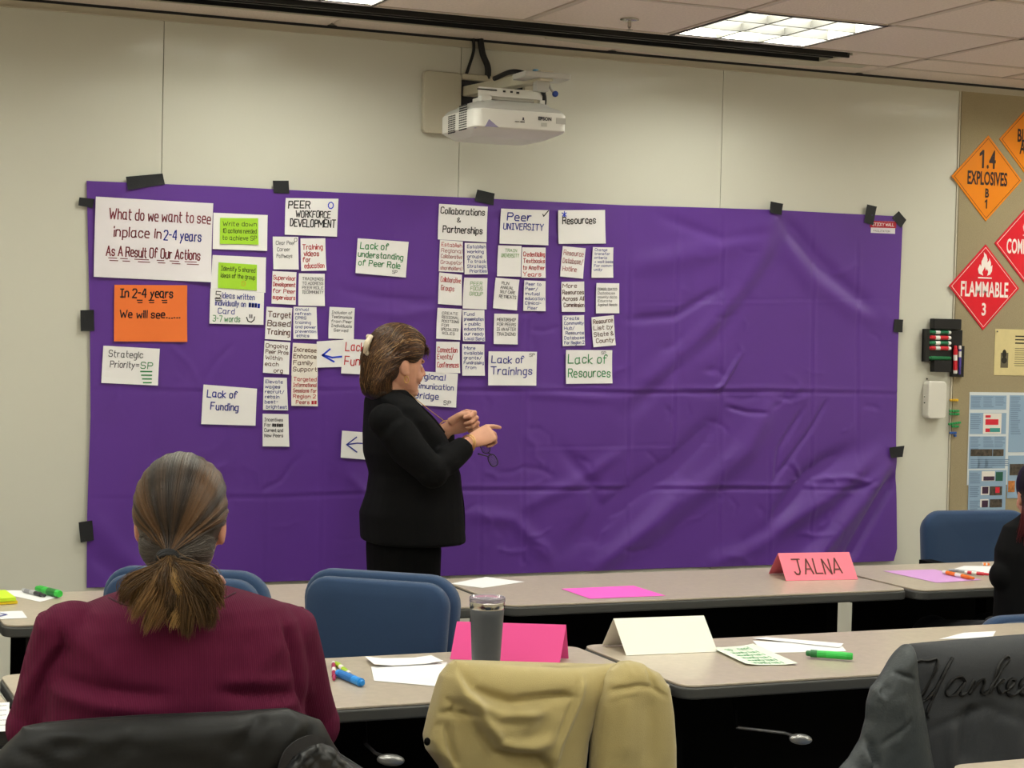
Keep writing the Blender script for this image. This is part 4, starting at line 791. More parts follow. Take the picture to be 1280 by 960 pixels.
# ---------------------------------------------------------------- people: helpers
def blend(mb, vox, smooth=2, fac=.5):
    """fuse overlapping closed pieces into one continuous surface; returns numpy verts, faces"""
    me = bpy.data.meshes.new('tmp'); me.from_pydata(mb.v, [], mb.f); o = bpy.data.objects.new('tmp', me); C.objects.link(o)
    r = o.modifiers.new('r', 'REMESH'); r.mode = 'VOXEL'; r.voxel_size = vox; r.adaptivity = 0
    if smooth: s = o.modifiers.new('s', 'SMOOTH'); s.iterations = smooth; s.factor = fac
    dg = bpy.context.evaluated_depsgraph_get(); m2 = bpy.data.meshes.new_from_object(o.evaluated_get(dg))
    n = len(m2.vertices); v = np.empty(n*3); m2.vertices.foreach_get('co', v); v = v.reshape(-1, 3)
    nr = np.empty(n*3); m2.vertices.foreach_get('normal', nr); nr = nr.reshape(-1, 3)
    f = [tuple(p.vertices) for p in m2.polygons]
    bpy.data.objects.remove(o); bpy.data.meshes.remove(me); bpy.data.meshes.remove(m2); return v, f, nr
def fastmesh(name, v, f, m, parent, col=None, base=None, **k):
    v = np.asarray(v)-np.array(parent.location if parent is not None else (0, 0, 0)); f = np.asarray(f)
    me = bpy.data.meshes.new(name); me.vertices.add(len(v)); me.vertices.foreach_set('co', v.ravel())
    kf = f.shape[1]; me.loops.add(f.size); me.loops.foreach_set('vertex_index', f.ravel()); me.polygons.add(len(f))
    me.polygons.foreach_set('loop_start', np.arange(0, f.size, kf)); me.update(calc_edges=True)
    me.polygons.foreach_set('use_smooth', np.ones(len(f), bool))
    if col is not None:
        a = me.color_attributes.new('tint', 'FLOAT_COLOR', 'POINT'); a.data.foreach_set('color', np.concatenate([col, np.ones((len(col), 1))], 1).ravel())
    me.materials.append(m); o = bpy.data.objects.new(name, me); C.objects.link(o); o.parent = parent
    return tag(o, **k)
def strands(name, paths, rad, cols, parent, m, **k):
    """hair: three-sided tapered tubes. paths (N,K,3), cols (N,K,3)"""
    P = np.asarray(paths); N, K, _ = P.shape; rad = np.asarray(rad).reshape(N, 1, 1)
    T_ = np.gradient(P, axis=1); T_ /= np.linalg.norm(T_, axis=2, keepdims=True)+1e-9
    A = np.empty_like(T_); rf = np.where(np.abs(T_[:, 0, 2:3]) > .9, np.array([1., 0, 0]), np.array([0, 0, 1.])); a_ = np.cross(T_[:, 0], rf)
    for i in range(K):      # carry the frame along so the tube never twists
        a_ = a_-T_[:, i]*np.sum(a_*T_[:, i], 1, keepdims=True); a_ = a_/(np.linalg.norm(a_, axis=1, keepdims=True)+1e-9); A[:, i] = a_
    B = np.cross(T_, A)
    tp = (np.sin(np.linspace(.25, 1, K)*math.pi)**.6).reshape(1, K, 1)*.75+.25; tp[:, -1] = .15
    V = np.stack([P+(A*math.cos(q)+B*math.sin(q))*rad*tp for q in (0, 2.094, 4.189)], 2).reshape(-1, 3)
    i = np.arange(N)[:, None, None]; j = np.arange(K-1)[None, :, None]; c = np.arange(3)[None, None, :]; b = (i*K+j)*3; c2 = (c+1) % 3
    Fq = np.stack([b+c, b+c2, b+3+c2, b+3+c], -1).reshape(-1, 4)
    return fastmesh(name, V, Fq, m, parent, np.repeat(np.asarray(cols).reshape(-1, 3), 3, 0), **k)
def hair_mat(name, rough=.42):
    m = bpy.data.materials.new(name); m.use_nodes = True; nt = m.node_tree; b = nt.nodes['Principled BSDF']; b.inputs['Roughness'].default_value = rough
    a = nt.nodes.new('ShaderNodeAttribute'); a.attribute_name = 'tint'; nt.links.new(a.outputs['Color'], b.inputs['Base Color']); b.inputs['Specular IOR Level'].default_value = .35; return m
M_hair = hair_mat('hair_strands')
def skin_mat(name, c):
    m = mat(name, c, .5, vary=.06, vscale=25, bump=.15, bscale=350, spec=.4); b = m.node_tree.nodes['Principled BSDF']
    b.inputs['Subsurface Weight'].default_value = .12; b.inputs['Subsurface Radius'].default_value = (.02, .008, .004); b.inputs['Subsurface Scale'].default_value = .3; return m
def noise3(v, s, seed=0):
    r = np.random.RandomState(seed); o = np.zeros(len(v))
    for k in range(7):
        d = r.normal(size=3); d /= np.linalg.norm(d); o += np.sin(v@d*s*r.uniform(.6, 1.7)+r.uniform(0, 6.3)+.9*np.sin(v@np.roll(d, 1)*s*.7+r.uniform(0, 6)))
    return o/7
def ering(c, a, b, n=28, rz=0., e=2.2, dz=None):
    """horizontal super-ellipse ring, a along the facing direction, b sideways"""
    out = []
    for j in range(n):
        t = 2*math.pi*j/n; ct, st = math.cos(t), math.sin(t); x = a*abs(ct)**(2/e)*(1 if ct >= 0 else -1); y = b*abs(st)**(2/e)*(1 if st >= 0 else -1)
        out.append(Vector((c[0]+x*math.cos(rz)-y*math.sin(rz), c[1]+x*math.sin(rz)+y*math.cos(rz), c[2]+(dz(x, y) if dz else 0))))
    return out
def head_parts(mb, M, full=1.0, neck=True):
    """adds an adult head (facing local +X, origin between the ears) to mb through matrix M"""
    q = MB(); rings = []
    for z, xf, xb, hw in ((-.112, .045, .0, .02), (-.104, .074, -.012, .036), (-.088, .084, -.03, .050), (-.068, .084, -.055, .060), (-.044, .086, -.075, .067), (-.018, .087, -.09, .071),
                          (.008, .085, -.097, .073), (.035, .089, -.10, .075), (.06, .087, -.098, .074), (.085, .072, -.088, .066), (.104, .042, -.062, .048), (.114, .005, -.03, .02)):
        rings.append([Vector(((xf+xb)/2+(xf-xb)/2*math.copysign(abs(math.cos(t))**.9, math.cos(t)), hw*full*math.copysign(abs(math.sin(t))**.9, math.sin(t)), z)) for t in [2*math.pi*j/28 for j in range(28)]])
    q.loft(rings)
    q.tube([(.088, 0, .012), (.097, 0, -.006), (.104, 0, -.022)], [.007, .009, .012], 10).ball((.105, 0, -.026), (.012, .011, .010)).ball((.096, .012, -.029), .008).ball((.096, -.012, -.029), .008)
    q.ball((.050, 0, -.100), (.040, .040, .018)); q.ball((.085, 0, .020), (.010, .050, .011)).ball((.084, 0, -.053), (.010, .022, .0055)).ball((.083, 0, -.063), (.010, .019, .006)).ball((.076, 0, -.092), (.017, .022, .014))
    for s in (-1, 1):
        q.ball((.062, s*.037, -.038), (.026, .026, .026)).ball((-.006, s*.079, -.006), (.019, .009, .031)).ball((.004, s*.077, -.028), (.010, .008, .012)).ball((.070, s*.032, .001), (.014, .017, .010))
    if neck: q.tube([(-.02, 0, -.03), (-.028, 0, -.09), (-.034, 0, -.12), (-.034, 0, -.155)], [.055, .054*full, .053*full, .050], 22)
    q.v = [tuple(M @ Vector(p)) for p in q.v]; mb.add(q.v, q.f)
def eyes(M, parent, col='4a6a7a'):
    for s in (-1, 1):
        e = MB(); e.ball((.0745, s*.032, .002), (.0115, .0125, .0085), 14, 10); e.v = [tuple(M @ Vector(p)) for p in e.v]; o = e.go('eye', mat('eye_white', 'e8e2da', .2), parent, smooth=True)
        e = MB(); e.ball((.0835, s*.032, .002), (.0032, .0052, .0052), 12, 6); e.v = [tuple(M @ Vector(p)) for p in e.v]; e.go('iris', mat('iris_'+col, col, .15), o and parent, smooth=True)
def hand_parts(mb, M, curls, thumb=(.6, .35), side=1):
    """hand: wrist at origin, fingers along +X, thumb towards side*+Y, back of the hand +Z. curls: list of 4 (base, middle, tip, sideways)"""
    q = MB()
    def R_(y): return y*side
    q.loft([[Vector((x, R_(cy)+w_*math.cos(t), h_*math.sin(t))) for t in [2*math.pi*j/18*side for j in range(18)]] for x, cy, w_, h_ in
            ((-.03, 0, .024, .020), (0, 0, .025, .019), (.02, .0, .032, .017), (.045, 0, .039, .016), (.070, 0, .041, .0145), (.086, 0, .040, .0125), (.094, 0, .034, .009))])
    for k, (y, L, r) in enumerate(((.030, (.040, .024, .020), .0088), (.0105, (.044, .027, .021), .009), (-.0095, (.041, .025, .020), .0086), (-.028, (.032, .019, .018), .0076))):
        p = Vector((.085, R_(y), 0)); a = 0; P = [p-Vector((.03, 0, 0)), p]; sw = curls[k][3]
        for seg in range(3):
            a += curls[k][seg]; p = p+Vector((math.cos(a)*math.cos(sw), math.sin(sw)*side*math.cos(a)*1.0, -math.sin(a)))*L[seg]; P.append(p)
        q.tube(P, [r*1.05, r*1.1, r, r*.92, r*.72], 10); q.ball(P[-1], r*.78); q.ball(P[1], r*1.12); q.ball(P[2], r*1.04)
    th, cu = thumb; p = Vector((.018, R_(.022), -.006)); d = Vector((math.cos(th), R_(math.sin(th)), -.25)).normalized(); P = [p]
    P.append(p+d*.042); d2 = Vector((math.cos(th-cu), R_(math.sin(th-cu)), -.35)).normalized(); P.append(P[-1]+d2*.030); d3 = Vector((math.cos(th-2*cu), R_(math.sin(th-2*cu)), -.35)).normalized(); P.append(P[-1]+d3*.022)
    q.tube(P, [.016, .0115, .0105, .008], 10); q.ball(P[-1], .0084)
    q.v = [tuple(M @ Vector(p)) for p in q.v]; mb.add(q.v, q.f)
def frame(o, x, z):
    x = Vector(x).normalized(); z = Vector(z); z = (z-x*z.dot(x)).normalized(); y = z.cross(x)
    return Matrix(((x.x, y.x, z.x, o[0]), (x.y, y.y, z.y, o[1]), (x.z, y.z, z.z, o[2]), (0, 0, 0, 1)))
def rib_mat(name, c, scale, strength=.35, rough=.85):
    m = bpy.data.materials.new(name); m.use_nodes = True; nt = m.node_tree; b = nt.nodes['Principled BSDF']; b.inputs['Base Color'].default_value = lin(c); b.inputs['Roughness'].default_value = rough
    b.inputs['Specular IOR Level'].default_value = .2
    tc = nt.nodes.new('ShaderNodeTexCoord'); w_ = nt.nodes.new('ShaderNodeTexWave'); w_.bands_direction = 'X'; w_.inputs['Scale'].default_value = scale; w_.inputs['Distortion'].default_value = .4; w_.inputs['Detail'].default_value = 1
    nt.links.new(tc.outputs['Object'], w_.inputs['Vector']); bp = nt.nodes.new('ShaderNodeBump'); bp.inputs['Strength'].default_value = strength; bp.inputs['Distance'].default_value = .002
    nt.links.new(w_.outputs['Fac'], bp.inputs['Height']); nt.links.new(bp.outputs[0], b.inputs['Normal'])
    r = nt.nodes.new('ShaderNodeValToRGB'); l = lin(c); r.color_ramp.elements[0].color = tuple(x*.85 for x in l[:3])+(1,); r.color_ramp.elements[1].color = tuple(x*1.1 for x in l[:3])+(1,)
    nt.links.new(w_.outputs['Fac'], r.inputs[0]); nt.links.new(r.outputs[0], b.inputs['Base Color']); return m
rng = np.random.RandomState(5)
def rgb(c): return np.array(lin(c)[:3])
def snap(bvh, p, off):
    h = bvh.find_nearest(Vector(p)); return h[0]+h[1]*off
def snap_path(bvh, P, offs): return [snap(bvh, p, o) for p, o in zip(P, offs)]

# ---------------------------------------------------------------- the standing woman
YW = -.55
S = lambda px, py, dy=0.: pt(px, py, 1, YW+dy)
FA = math.radians(5); fdir = Vector((math.cos(FA), math.sin(FA), 0)); ldir = Vector((-math.sin(FA), math.cos(FA), 0))
H = S(497, 456); st = empty('person', (H.x, YW, 0), 'standing woman in a black jacket with swept brown hair, hands raised and folding eyeglasses', 'person')
MH = Matrix.Translation(H) @ Matrix.Rotation(FA, 4, 'Z') @ Matrix.Rotation(math.radians(4), 4, 'Y')
M_skin = skin_mat('skin_warm', 'cf9a80'); M_skin2 = skin_mat('skin_rosy', 'c98f78')
body = MB(); head_parts(body, MH, 1.06)
def sil(rows, d, b_of, th=math.radians(24.5), rz=FA, e=2.3):
    """torso rings from silhouette rows (py, left px, right px) and sideways half widths"""
    rr = []
    for (py, L, R_), bb in zip(rows, b_of):
        a, b = S(L, py, d), S(R_, py, d); c = (a+b)/2; h = (b-a).length/2*math.cos(math.radians(19.5))
        aa = math.sqrt(max(h*h-(bb*math.sin(th))**2, .0025))/math.cos(th); rr.append(ering(c, aa, bb, 32, rz, e))
    return rr
rows = [(484, 478, 502), (490, 472, 508), (498, 463, 513), (508, 457, 522), (522, 455, 536), (542, 454, 553), (566, 455, 564), (592, 461, 570), (615, 458, 573), (640, 450, 575)]
core = [(p, L+11, R_-11) for p, L, R_ in rows]
body.loft(sil(core, 0, [.05, .06, .085, .12, .14, .145, .145, .14, .15, .16])[::-1])
body.loft([ering(S(505, p), a, .15, 26, FA) for p, a in ((636, .10), (670, .10), (700, .09))][::-1])
for s in (-1, 1):
    hip = S(503, 690)+ldir*s*.09; body.tube([hip, hip+Vector((0, 0, -.35)), Vector((hip.x-.01, hip.y, .12)), Vector((hip.x-.02, hip.y, .05))], [.075, .06, .04, .038], 16)
# arms and hands
RS, RE, RW = S(482, 526, -.165), S(541, 590, -.25), S(588, 553, -.16)
LS, LE, LW = S(512, 526, .15), S(545, 568, .14), S(558, 536, .02)
body.tube([RS, RE, RW], [.045, .038, .026], 14).tube([LS, LE, LW], [.045, .038, .026], 14)
imr = Vector((.943, -.333, 0)); imu = Vector((0, 0, 1)); toc = Vector((-.333, -.943, 0))
MR = frame(RW, imr*.86+imu*.42-toc*.25, toc*.75+imu*.62)
hand_parts(body, MR, [(.68, .12, .06, .10), (1.05, .35, .2, .0), (1.35, 1.3, .8, 0), (1.4, 1.3, .8, 0)], (.35, .2), side=1)
ML = frame(LW+imr*.004, imr*.90+imu*.42, imu*.38-toc*.92) @ Matrix.Scale(1.08, 4)
hand_parts(body, ML, [(.95, 1.55, .9, -.05), (1.05, 1.55, .9, 0), (1.1, 1.55, .9, 0), (1.15, 1.55, .9, .05)], (.35, .5), side=-1)
v, f, n_ = blend(body, .0031, 2, .5)
fastmesh('body', v, f, M_skin, st)
eyes(MH, st)
e_ = MB(); 
for s in (-1, 1): e_.tube([(.088, s*.018, .021), (.088, s*.032, .025), (.078, s*.046, .021)], .0022, 6)
e_.v = [tuple(MH @ Vector(p)) for p in e_.v]; 
e_.go('eyebrows', mat('brow_brown', '5a3a26', .7), st)
lp_ = MB().ball((.0925, 0, -.0535), (.004, .019, .004)).ball((.091, 0, -.061), (.004, .017, .0045)); lp_.v = [tuple(MH @ Vector(p)) for p in lp_.v]; lp_.go('lips', mat('lips_rose', 'a85a58', .4), st, smooth=True)
# jacket
M_jk = mat('black_knit', '050507', .85, bump=.3, bscale=500, spec=.2)
rowsj = [(486, 468, 507), (492, 460, 512), (499, 456, 518), (507, 454.5, 525), (522, 454, 539), (542, 453.5, 555), (566, 454, 566), (592, 461, 573), (615, 457, 575), (641, 448.5, 577.5), (660, 450, 578.5), (676, 451.5, 580)]
jk = MB(); jk.loft(sil(rowsj, 0, [.065, .10, .145, .18, .20, .20, .195, .19, .20, .215, .22, .225], e=2.2)[::-1])
jk.tube([RS+Vector((0, .03, .0)), RS.lerp(RE, .25), RS.lerp(RE, .5)+Vector((-.006, 0, -.006)), RE, RE.lerp(RW, .35), RE.lerp(RW, .85)], [.055, .066, .066, .060, .056, .043], 18).ball(RS, (.066, .06, .062)).ball(RE, .062)
jk.tube([LS+Vector((0, -.03, 0)), LS.lerp(LE, .5), LE, LE.lerp(LW, .4), LE.lerp(LW, .78)], [.07, .066, .058, .052, .044], 18).ball(LS, (.066, .06, .062)).ball(LE, .058)
v, f, n_ = blend(jk, .006, 9, .5)
arm = np.exp(-((np.minimum.reduce([np.linalg.norm(v-np.array(RS.lerp(RE, t)), axis=1) for t in (.6, .8, 1.)])/.11)**2))
v = v+n_*(noise3(v*np.array([1, 1, .55]), 30, 2)*.004+noise3(v, 70, 4)*.0025*arm+noise3(v, 16, 9)*.004)[:, None]
fastmesh('jacket', v, f, M_jk, st)
def strip(P, wd, th, nrm, name, m, par):
    mb = MB(); v = []
    for i, p in enumerate(P):
        t = (P[min(i+1, len(P)-1)]-P[max(i-1, 0)]).normalized(); s_ = nrm.cross(t).normalized(); w_ = wd*(math.sin(math.pi*(i+.6)/(len(P)+.2))**.5)
        v += [p-s_*w_, p+s_*w_, p+s_*w_+nrm*th, p-s_*w_+nrm*th]
    mb.add(v, [(4*i+j, 4*i+(j+1) % 4, 4*i+4+(j+1) % 4, 4*i+4+j) for i in range(len(P)-1) for j in range(4)]+[(3, 2, 1, 0), tuple(4*(len(P)-1)+j for j in range(4))])
    return mb.go(name, m, par)
strip(crom([S(493, 489, -.06), S(508, 493, -.09), S(522, 507, -.10), S(540, 523, -.08), S(556, 541, -.04)], 5), .010, .004, (toc*.8+imu*.5).normalized(), 'collar', M_jk, st)
tag(strip(crom([S(566, 580, -.03), S(572, 610, -.03), S(576, 640, -.02), S(579, 675, -.02)], 5), .016, .004, toc, 'front_edge', M_jk, st))
MB().tube(crom([S(512, 492, -.06), S(530, 507, -.06), S(543, 517, -.06), S(556, 527, -.055)], 6), .0016, 6).go('necklace', mat('gold', 'd8b070', .3, 1), st, smooth=True)
# trousers and shoes
tr = MB().loft([ering(S(504, p), a, b, 26, FA) for p, a, b in ((664, .118, .19), (685, .122, .195), (720, .118, .19), (745, .11, .18))][::-1])
for s in (-1, 1):
    hp_ = S(504, 735)+ldir*s*.088; tr.tube([hp_+Vector((0, 0, .04)), Vector((hp_.x, hp_.y, .45)), Vector((hp_.x-.01, hp_.y, .06))], [.10, .078, .062], 18)
v, f, n_ = blend(tr, .007, 4); v = v+n_*(noise3(v*np.array([1, 1, .4]), 30, 12)*.0025)[:, None]
fastmesh('trousers', v, f, mat('black_trouser_cloth', '050506', .9, spec=.15), st)
for s in (-1, 1):
    c_ = S(504, 735)+ldir*s*.088; sh = MB(); Mz = Matrix.Translation((c_.x, c_.y, 0)) @ Matrix.Rotation(FA, 4, 'Z')
    sh.loft([[Mz @ Vector((x, w_*math.cos(t), max(.0, h_+h_*math.sin(t)))) for t in [2*math.pi*j/16 for j in range(16)]] for x, w_, h_ in ((-.075, .02, .02), (-.06, .033, .035), (-.01, .036, .045), (.05, .038, .033), (.12, .042, .024), (.165, .034, .018), (.18, .015, .01))])
    sh.go('shoe', M_blk, st, smooth=True)
# jewellery
for a_, b_, off, nm in ((RE.lerp(RW, .97), RW-RE, .031, 'bracelet'), (RE.lerp(RW, .91), RW-RE, .034, 'bracelet'), (LW-(LW-LE)*.0, LW-LE, .031, 'bracelet')):
    Mb = frame(a_, Vector((0, 0, 1)) if abs(b_.normalized().z) < .9 else Vector((1, 0, 0)), b_)
    MB().tube([Mb @ Vector((off*math.cos(t), off*math.sin(t), .002*math.sin(3*t))) for t in [2*math.pi*j/24 for j in range(25)]], .0022, 6, caps=False).go(nm, mat('gold', 'd8b070', .3, 1), st, smooth=True)
er = MH @ Vector((.002, -.083, -.040)); MB().tube([er+imr*.0095*math.cos(t)*.8+Vector((0, 0, -.012+.0125*math.sin(t))) for t in [2*math.pi*j/20 for j in range(21)]], .0019, 6, caps=False).go('earring', mat('gold', 'd8b070', .3, 1), st, smooth=True)
# hair hull and strands
hh = MB()
for c_, r_ in (((-.012, 0, .070), (.110, .088, .080)), ((-.062, 0, .015), (.082, .086, .095)), ((-.080, 0, -.060), (.058, .078, .078)), ((-.086, 0, -.088), (.046, .068, .046)), ((.050, 0, .092), (.046, .062, .034)), ((.074, .0, .066), (.020, .056, .024)),
               ((.012, -.066, .052), (.060, .022, .042)), ((.012, .066, .052), (.060, .022, .042)), ((-.055, -.062, -.02), (.036, .024, .045)), ((-.055, .062, -.02), (.036, .024, .045)), ((-.065, 0, -.108), (.060, .076, .030))): hh.ball(c_, r_, 20, 14)
hh.v = [tuple(MH @ Vector(p)) for p in hh.v]; v, f, n_ = blend(hh, .005, 6)
lv = (np.array(MH.inverted()) @ np.concatenate([v, np.ones((len(v), 1))], 1).T).T[:, :3]
col = rgb('2c1c11')[None]*(1+.5*noise3(lv*np.array([.3, 1, 1.6]), 120, 3))[:, None]
hb = fastmesh('hair', v, f, M_hair, st, np.clip(col, 0, 1))
bv = BVHTree.FromPolygons([Vector(p) for p in v], f)
PP, RR, CC = [], [], []
for k in range(2600):
    th = rng.uniform(-.15, math.pi+.15); t2 = th+rng.normal(0, .12)
    s0 = Vector((.095+rng.normal(0, .008)-.02*abs(math.cos(th)), -.075*math.cos(th), .045+.060*math.sin(th)))
    if rng.rand() < .35: s0 = Vector((rng.uniform(-.04, .07), -.06*math.cos(th), .15*math.sin(th)+.02))
    dz = rng.uniform(-.13, .0) if rng.rand() < .7 else rng.uniform(-.14, -.10)
    e0 = Vector((rng.choice([-.13, -.10, -.06], p=[.5, .25, .25])+rng.normal(0, .012), -.085*math.cos(t2)*rng.uniform(.6, 1.1), dz))
    m1 = Vector((-.0, -.10*math.cos(th), .03+.14*math.sin(th)+rng.normal(0, .008))); m2 = Vector((-.10, -.105*math.cos(t2), .03+.09*math.sin(th)+dz*.25))
    P = [MH @ (s0*(1-t)**3+m1*3*t*(1-t)**2+m2*3*t*t*(1-t)+e0*t**3) for t in np.linspace(0, 1, 14)]
    o_ = rng.uniform(.0005, .006); P = snap_path(bv, P, [o_*(.3+.7*math.sin(math.pi*min(1, i/8))) for i in range(14)])
    PP.append([tuple(p) for p in P]); RR.append(rng.uniform(.0009, .0019)); 
    base = [rgb('3c2616'), rgb('583a22'), rgb('7d5a36'), rgb('a5845a'), rgb('2a1b0f')][rng.choice(5, p=[.36, .26, .13, .05, .20])]*rng.uniform(.8, 1.2); CC.append([base]*14)
for k in range(260):   # loose fringe
    th = rng.uniform(-1, 1); s0 = Vector((.06, .05*th, .115)); e0 = Vector((.098+rng.normal(0, .004), .06*th, .052+rng.normal(0, .012)))
    P = [MH @ (s0*(1-t)**2+Vector((.106, .055*th, .095))*2*t*(1-t)+e0*t*t) for t in np.linspace(0, 1, 14)]; P = snap_path(bv, P[:11], [.0035]*11)+P[11:]; PP.append([tuple(p) for p in P]); RR.append(.0011); CC.append([rgb('553820')*rng.uniform(.7, 1.3)]*14)
strands('hair_locks', PP, RR, CC, st, M_hair, kind='stuff')
hc = MB(); cp = MH @ Vector((-.125, -.045, .045))
for k in range(6): hc.ball(tuple(MH @ Vector((-.138+.004*math.sin(k*2), -.030+.005*math.cos(k*1.7), .092-.012*k))), (.009, .006, .010), 8, 6)
hc.tube([MH @ Vector(p) for p in ((-.128, -.028, .098), (-.145, -.034, .065), (-.150, -.034, .03))], [.008, .012, .006], 8)
hc.go('hair_clip', mat('pearl_clip', 'cfc0a8', .35), st, smooth=True)
# eyeglasses held in her hand
yg = -.15
gl = empty('eyeglasses', S(612, 568, yg), 'dark framed eyeglasses dangling from the standing woman fingers', 'eyeglasses')
M_fr = mat('dark_frame', '1c1226', .3); M_ln = mat('lens_glass', 'd8d0e0', .05, trans=.95, ior=1.1)
def lens(cx, cy, rx, ry, tilt):
    P = []
    for j in range(25):
        t = 2*math.pi*j/24; x = rx*math.copysign(abs(math.cos(t))**.8, math.cos(t)); y = ry*math.copysign(abs(math.sin(t))**.8, math.sin(t)); c_, s_ = math.cos(tilt), math.sin(tilt)
        P.append(S(cx+x*c_-y*s_, cy+x*s_+y*c_, yg))
    MB().tube(P, .0020, 6, caps=False).go('rim', M_fr, gl, smooth=True); cn = sum(P[:-1], Vector())/24
    MB().add([p+Vector((0, .0008, 0)) for p in P[:-1]]+[p-Vector((0, .0008, 0)) for p in P[:-1]], [tuple(range(24)), tuple(range(24, 48))[::-1]]+[(i, i+24, (i+1) % 24+24, (i+1) % 24) for i in range(24)]).go('lens', M_ln, gl)
lens(606.5, 558.5, 5.5, 8.3, -.35); lens(616.2, 575.5, 5.2, 7.8, -.45)
MB().tube([S(610.5, 566, yg), S(613, 567.5, yg), S(614.5, 569.5, yg)], .0022, 6).go('bridge', M_fr, gl)
MB().tube([S(611.5, 571, yg), S(606, 569.5, yg-.02), S(598, 567.5, yg-.05)], [.0022, .0024, .003], 6).go('temple', M_fr, gl)
MB().tube([S(609, 552, yg), S(610, 546, yg-.01), S(606, 541, yg-.02)], .0022, 6).go('temple', M_fr, gl)
# ---------------------------------------------------------------- the seated woman seen from behind
Y2 = -3.45
Q = lambda px, py, dy=0.: pt(px, py, 1, Y2+dy)
FB = math.radians(90-20)
H2 = Q(226, 655); sw = empty('person', (H2.x, Y2, 0), 'seated woman seen from behind, low brown ponytail and maroon ribbed sweater', 'person')
MH2 = Matrix.Translation(H2) @ Matrix.Rotation(FB, 4, 'Z') @ Matrix.Rotation(math.radians(3), 4, 'Y')
body = MB(); head_parts(body, MH2, 1.0)
def rings2(rows, e=2.4, off=0., dyc=0.):
    out = []
    for py, L, R_, a, dy in rows:
        p, q = Q(L, py, dyc), Q(R_, py, dyc); c = (p+q)/2; b = (q-p).length/2-off; c.y += dy
        out.append(ering(c, a-off, b, 40, math.radians(90), e, None))
    return out
rows = [(728, 190, 272, .062, .02), (736, 170, 288, .080, .01), (744, 135, 316, .100, 0), (756, 98, 352, .118, -.005), (775, 82, 368, .135, -.01), (800, 74, 374, .145, -.01), (830, 66, 376, .150, -.01),
        (860, 58, 377, .155, -.01), (880, 56, 378, .158, -.005), (905, 52, 382, .165, 0), (940, 46, 388, .175, .01), (990, 40, 394, .18, .02), (1040, 50, 384, .17, .03)]
body.loft(rings2(rows, off=.018)[::-1])
ALs, ALe, ALw = Q(92, 790, .0), Q(48, 908, .08), Vector((.74, -2.98, .80))
ARs, ARe, ARw = Q(350, 790, .0), Q(388, 905, .10), Vector((1.08, -2.93, .80))
for a, b, c in ((ALs, ALe, ALw), (ARs, ARe, ARw)): body.tube([a, b, c], [.045, .04, .026], 14)
for s, wz in ((1, ALw), (-1, ARw)):
    hand_parts(body, frame(wz, (.1*s, 1, -.12), (0, 0, 1)), [(.15, .3, .25, 0)]*4, (.6, .3), side=-s)
for s in (-1, 1):
    hp_ = Vector((H2.x+.02+s*.10, Y2+.02, .53)); kn = Vector((H2.x+.02+s*.13, Y2+.45, .52)); body.tube([hp_, kn, Vector((kn.x, kn.y+.02, .08))], [.09, .065, .04], 16)
v, f, n_ = blend(body, .0042, 2)
def seated_trousers(par, cx, yy, m):
    q = MB().loft([ering((cx, yy+.02, z), a, b, 26, math.radians(90)) for z, a, b in ((.465, .16, .20), (.52, .17, .215), (.60, .16, .21), (.66, .14, .20))])
    for s in (-1, 1):
        kn = Vector((cx+s*.12, yy+.46, .53)); q.tube([Vector((cx+s*.10, yy+.02, .55)), kn, Vector((kn.x, kn.y+.02, .09))], [.11, .082, .06], 16).ball(kn, .082)
    v, f, n_ = blend(q, .009, 4); fastmesh('trousers', v, f, m, par)
    for s in (-1, 1):
        sh = MB(); sh.loft([[Vector((cx+s*.12+w_*math.cos(t), yy+.47+x, max(0, h_+h_*math.sin(t)))) for t in [2*math.pi*j/14 for j in range(14)]] for x, w_, h_ in ((-.08, .025, .03), (-.03, .038, .05), (.05, .04, .035), (.15, .036, .02), (.18, .015, .01))]); sh.go('shoe', M_blk, par, smooth=True)
seated_trousers(sw, H2.x+.02, Y2, mat('dark_trousers', '15161c', .85))
fastmesh('body', v, f, M_skin2, sw); eyes(MH2, sw)
M_sw = rib_mat('maroon_rib_knit', '560f30', 75, .22)
sb = MB(); sb.loft(rings2(rows[1:])[::-1])
for a, b, c in ((ALs, ALe, ALw), (ARs, ARe, ARw)):
    m_ = a.lerp(b, .35); sb.tube([a+Vector((.0, 0, .012)), m_, a.lerp(b, .7), b, b.lerp(c, .3), b.lerp(c, .92)], [.072, .070, .062, .060, .056, .040], 20).ball(a, (.074, .075, .06)).ball(b, .062)
v, f, n_ = blend(sb, .0055, 5)
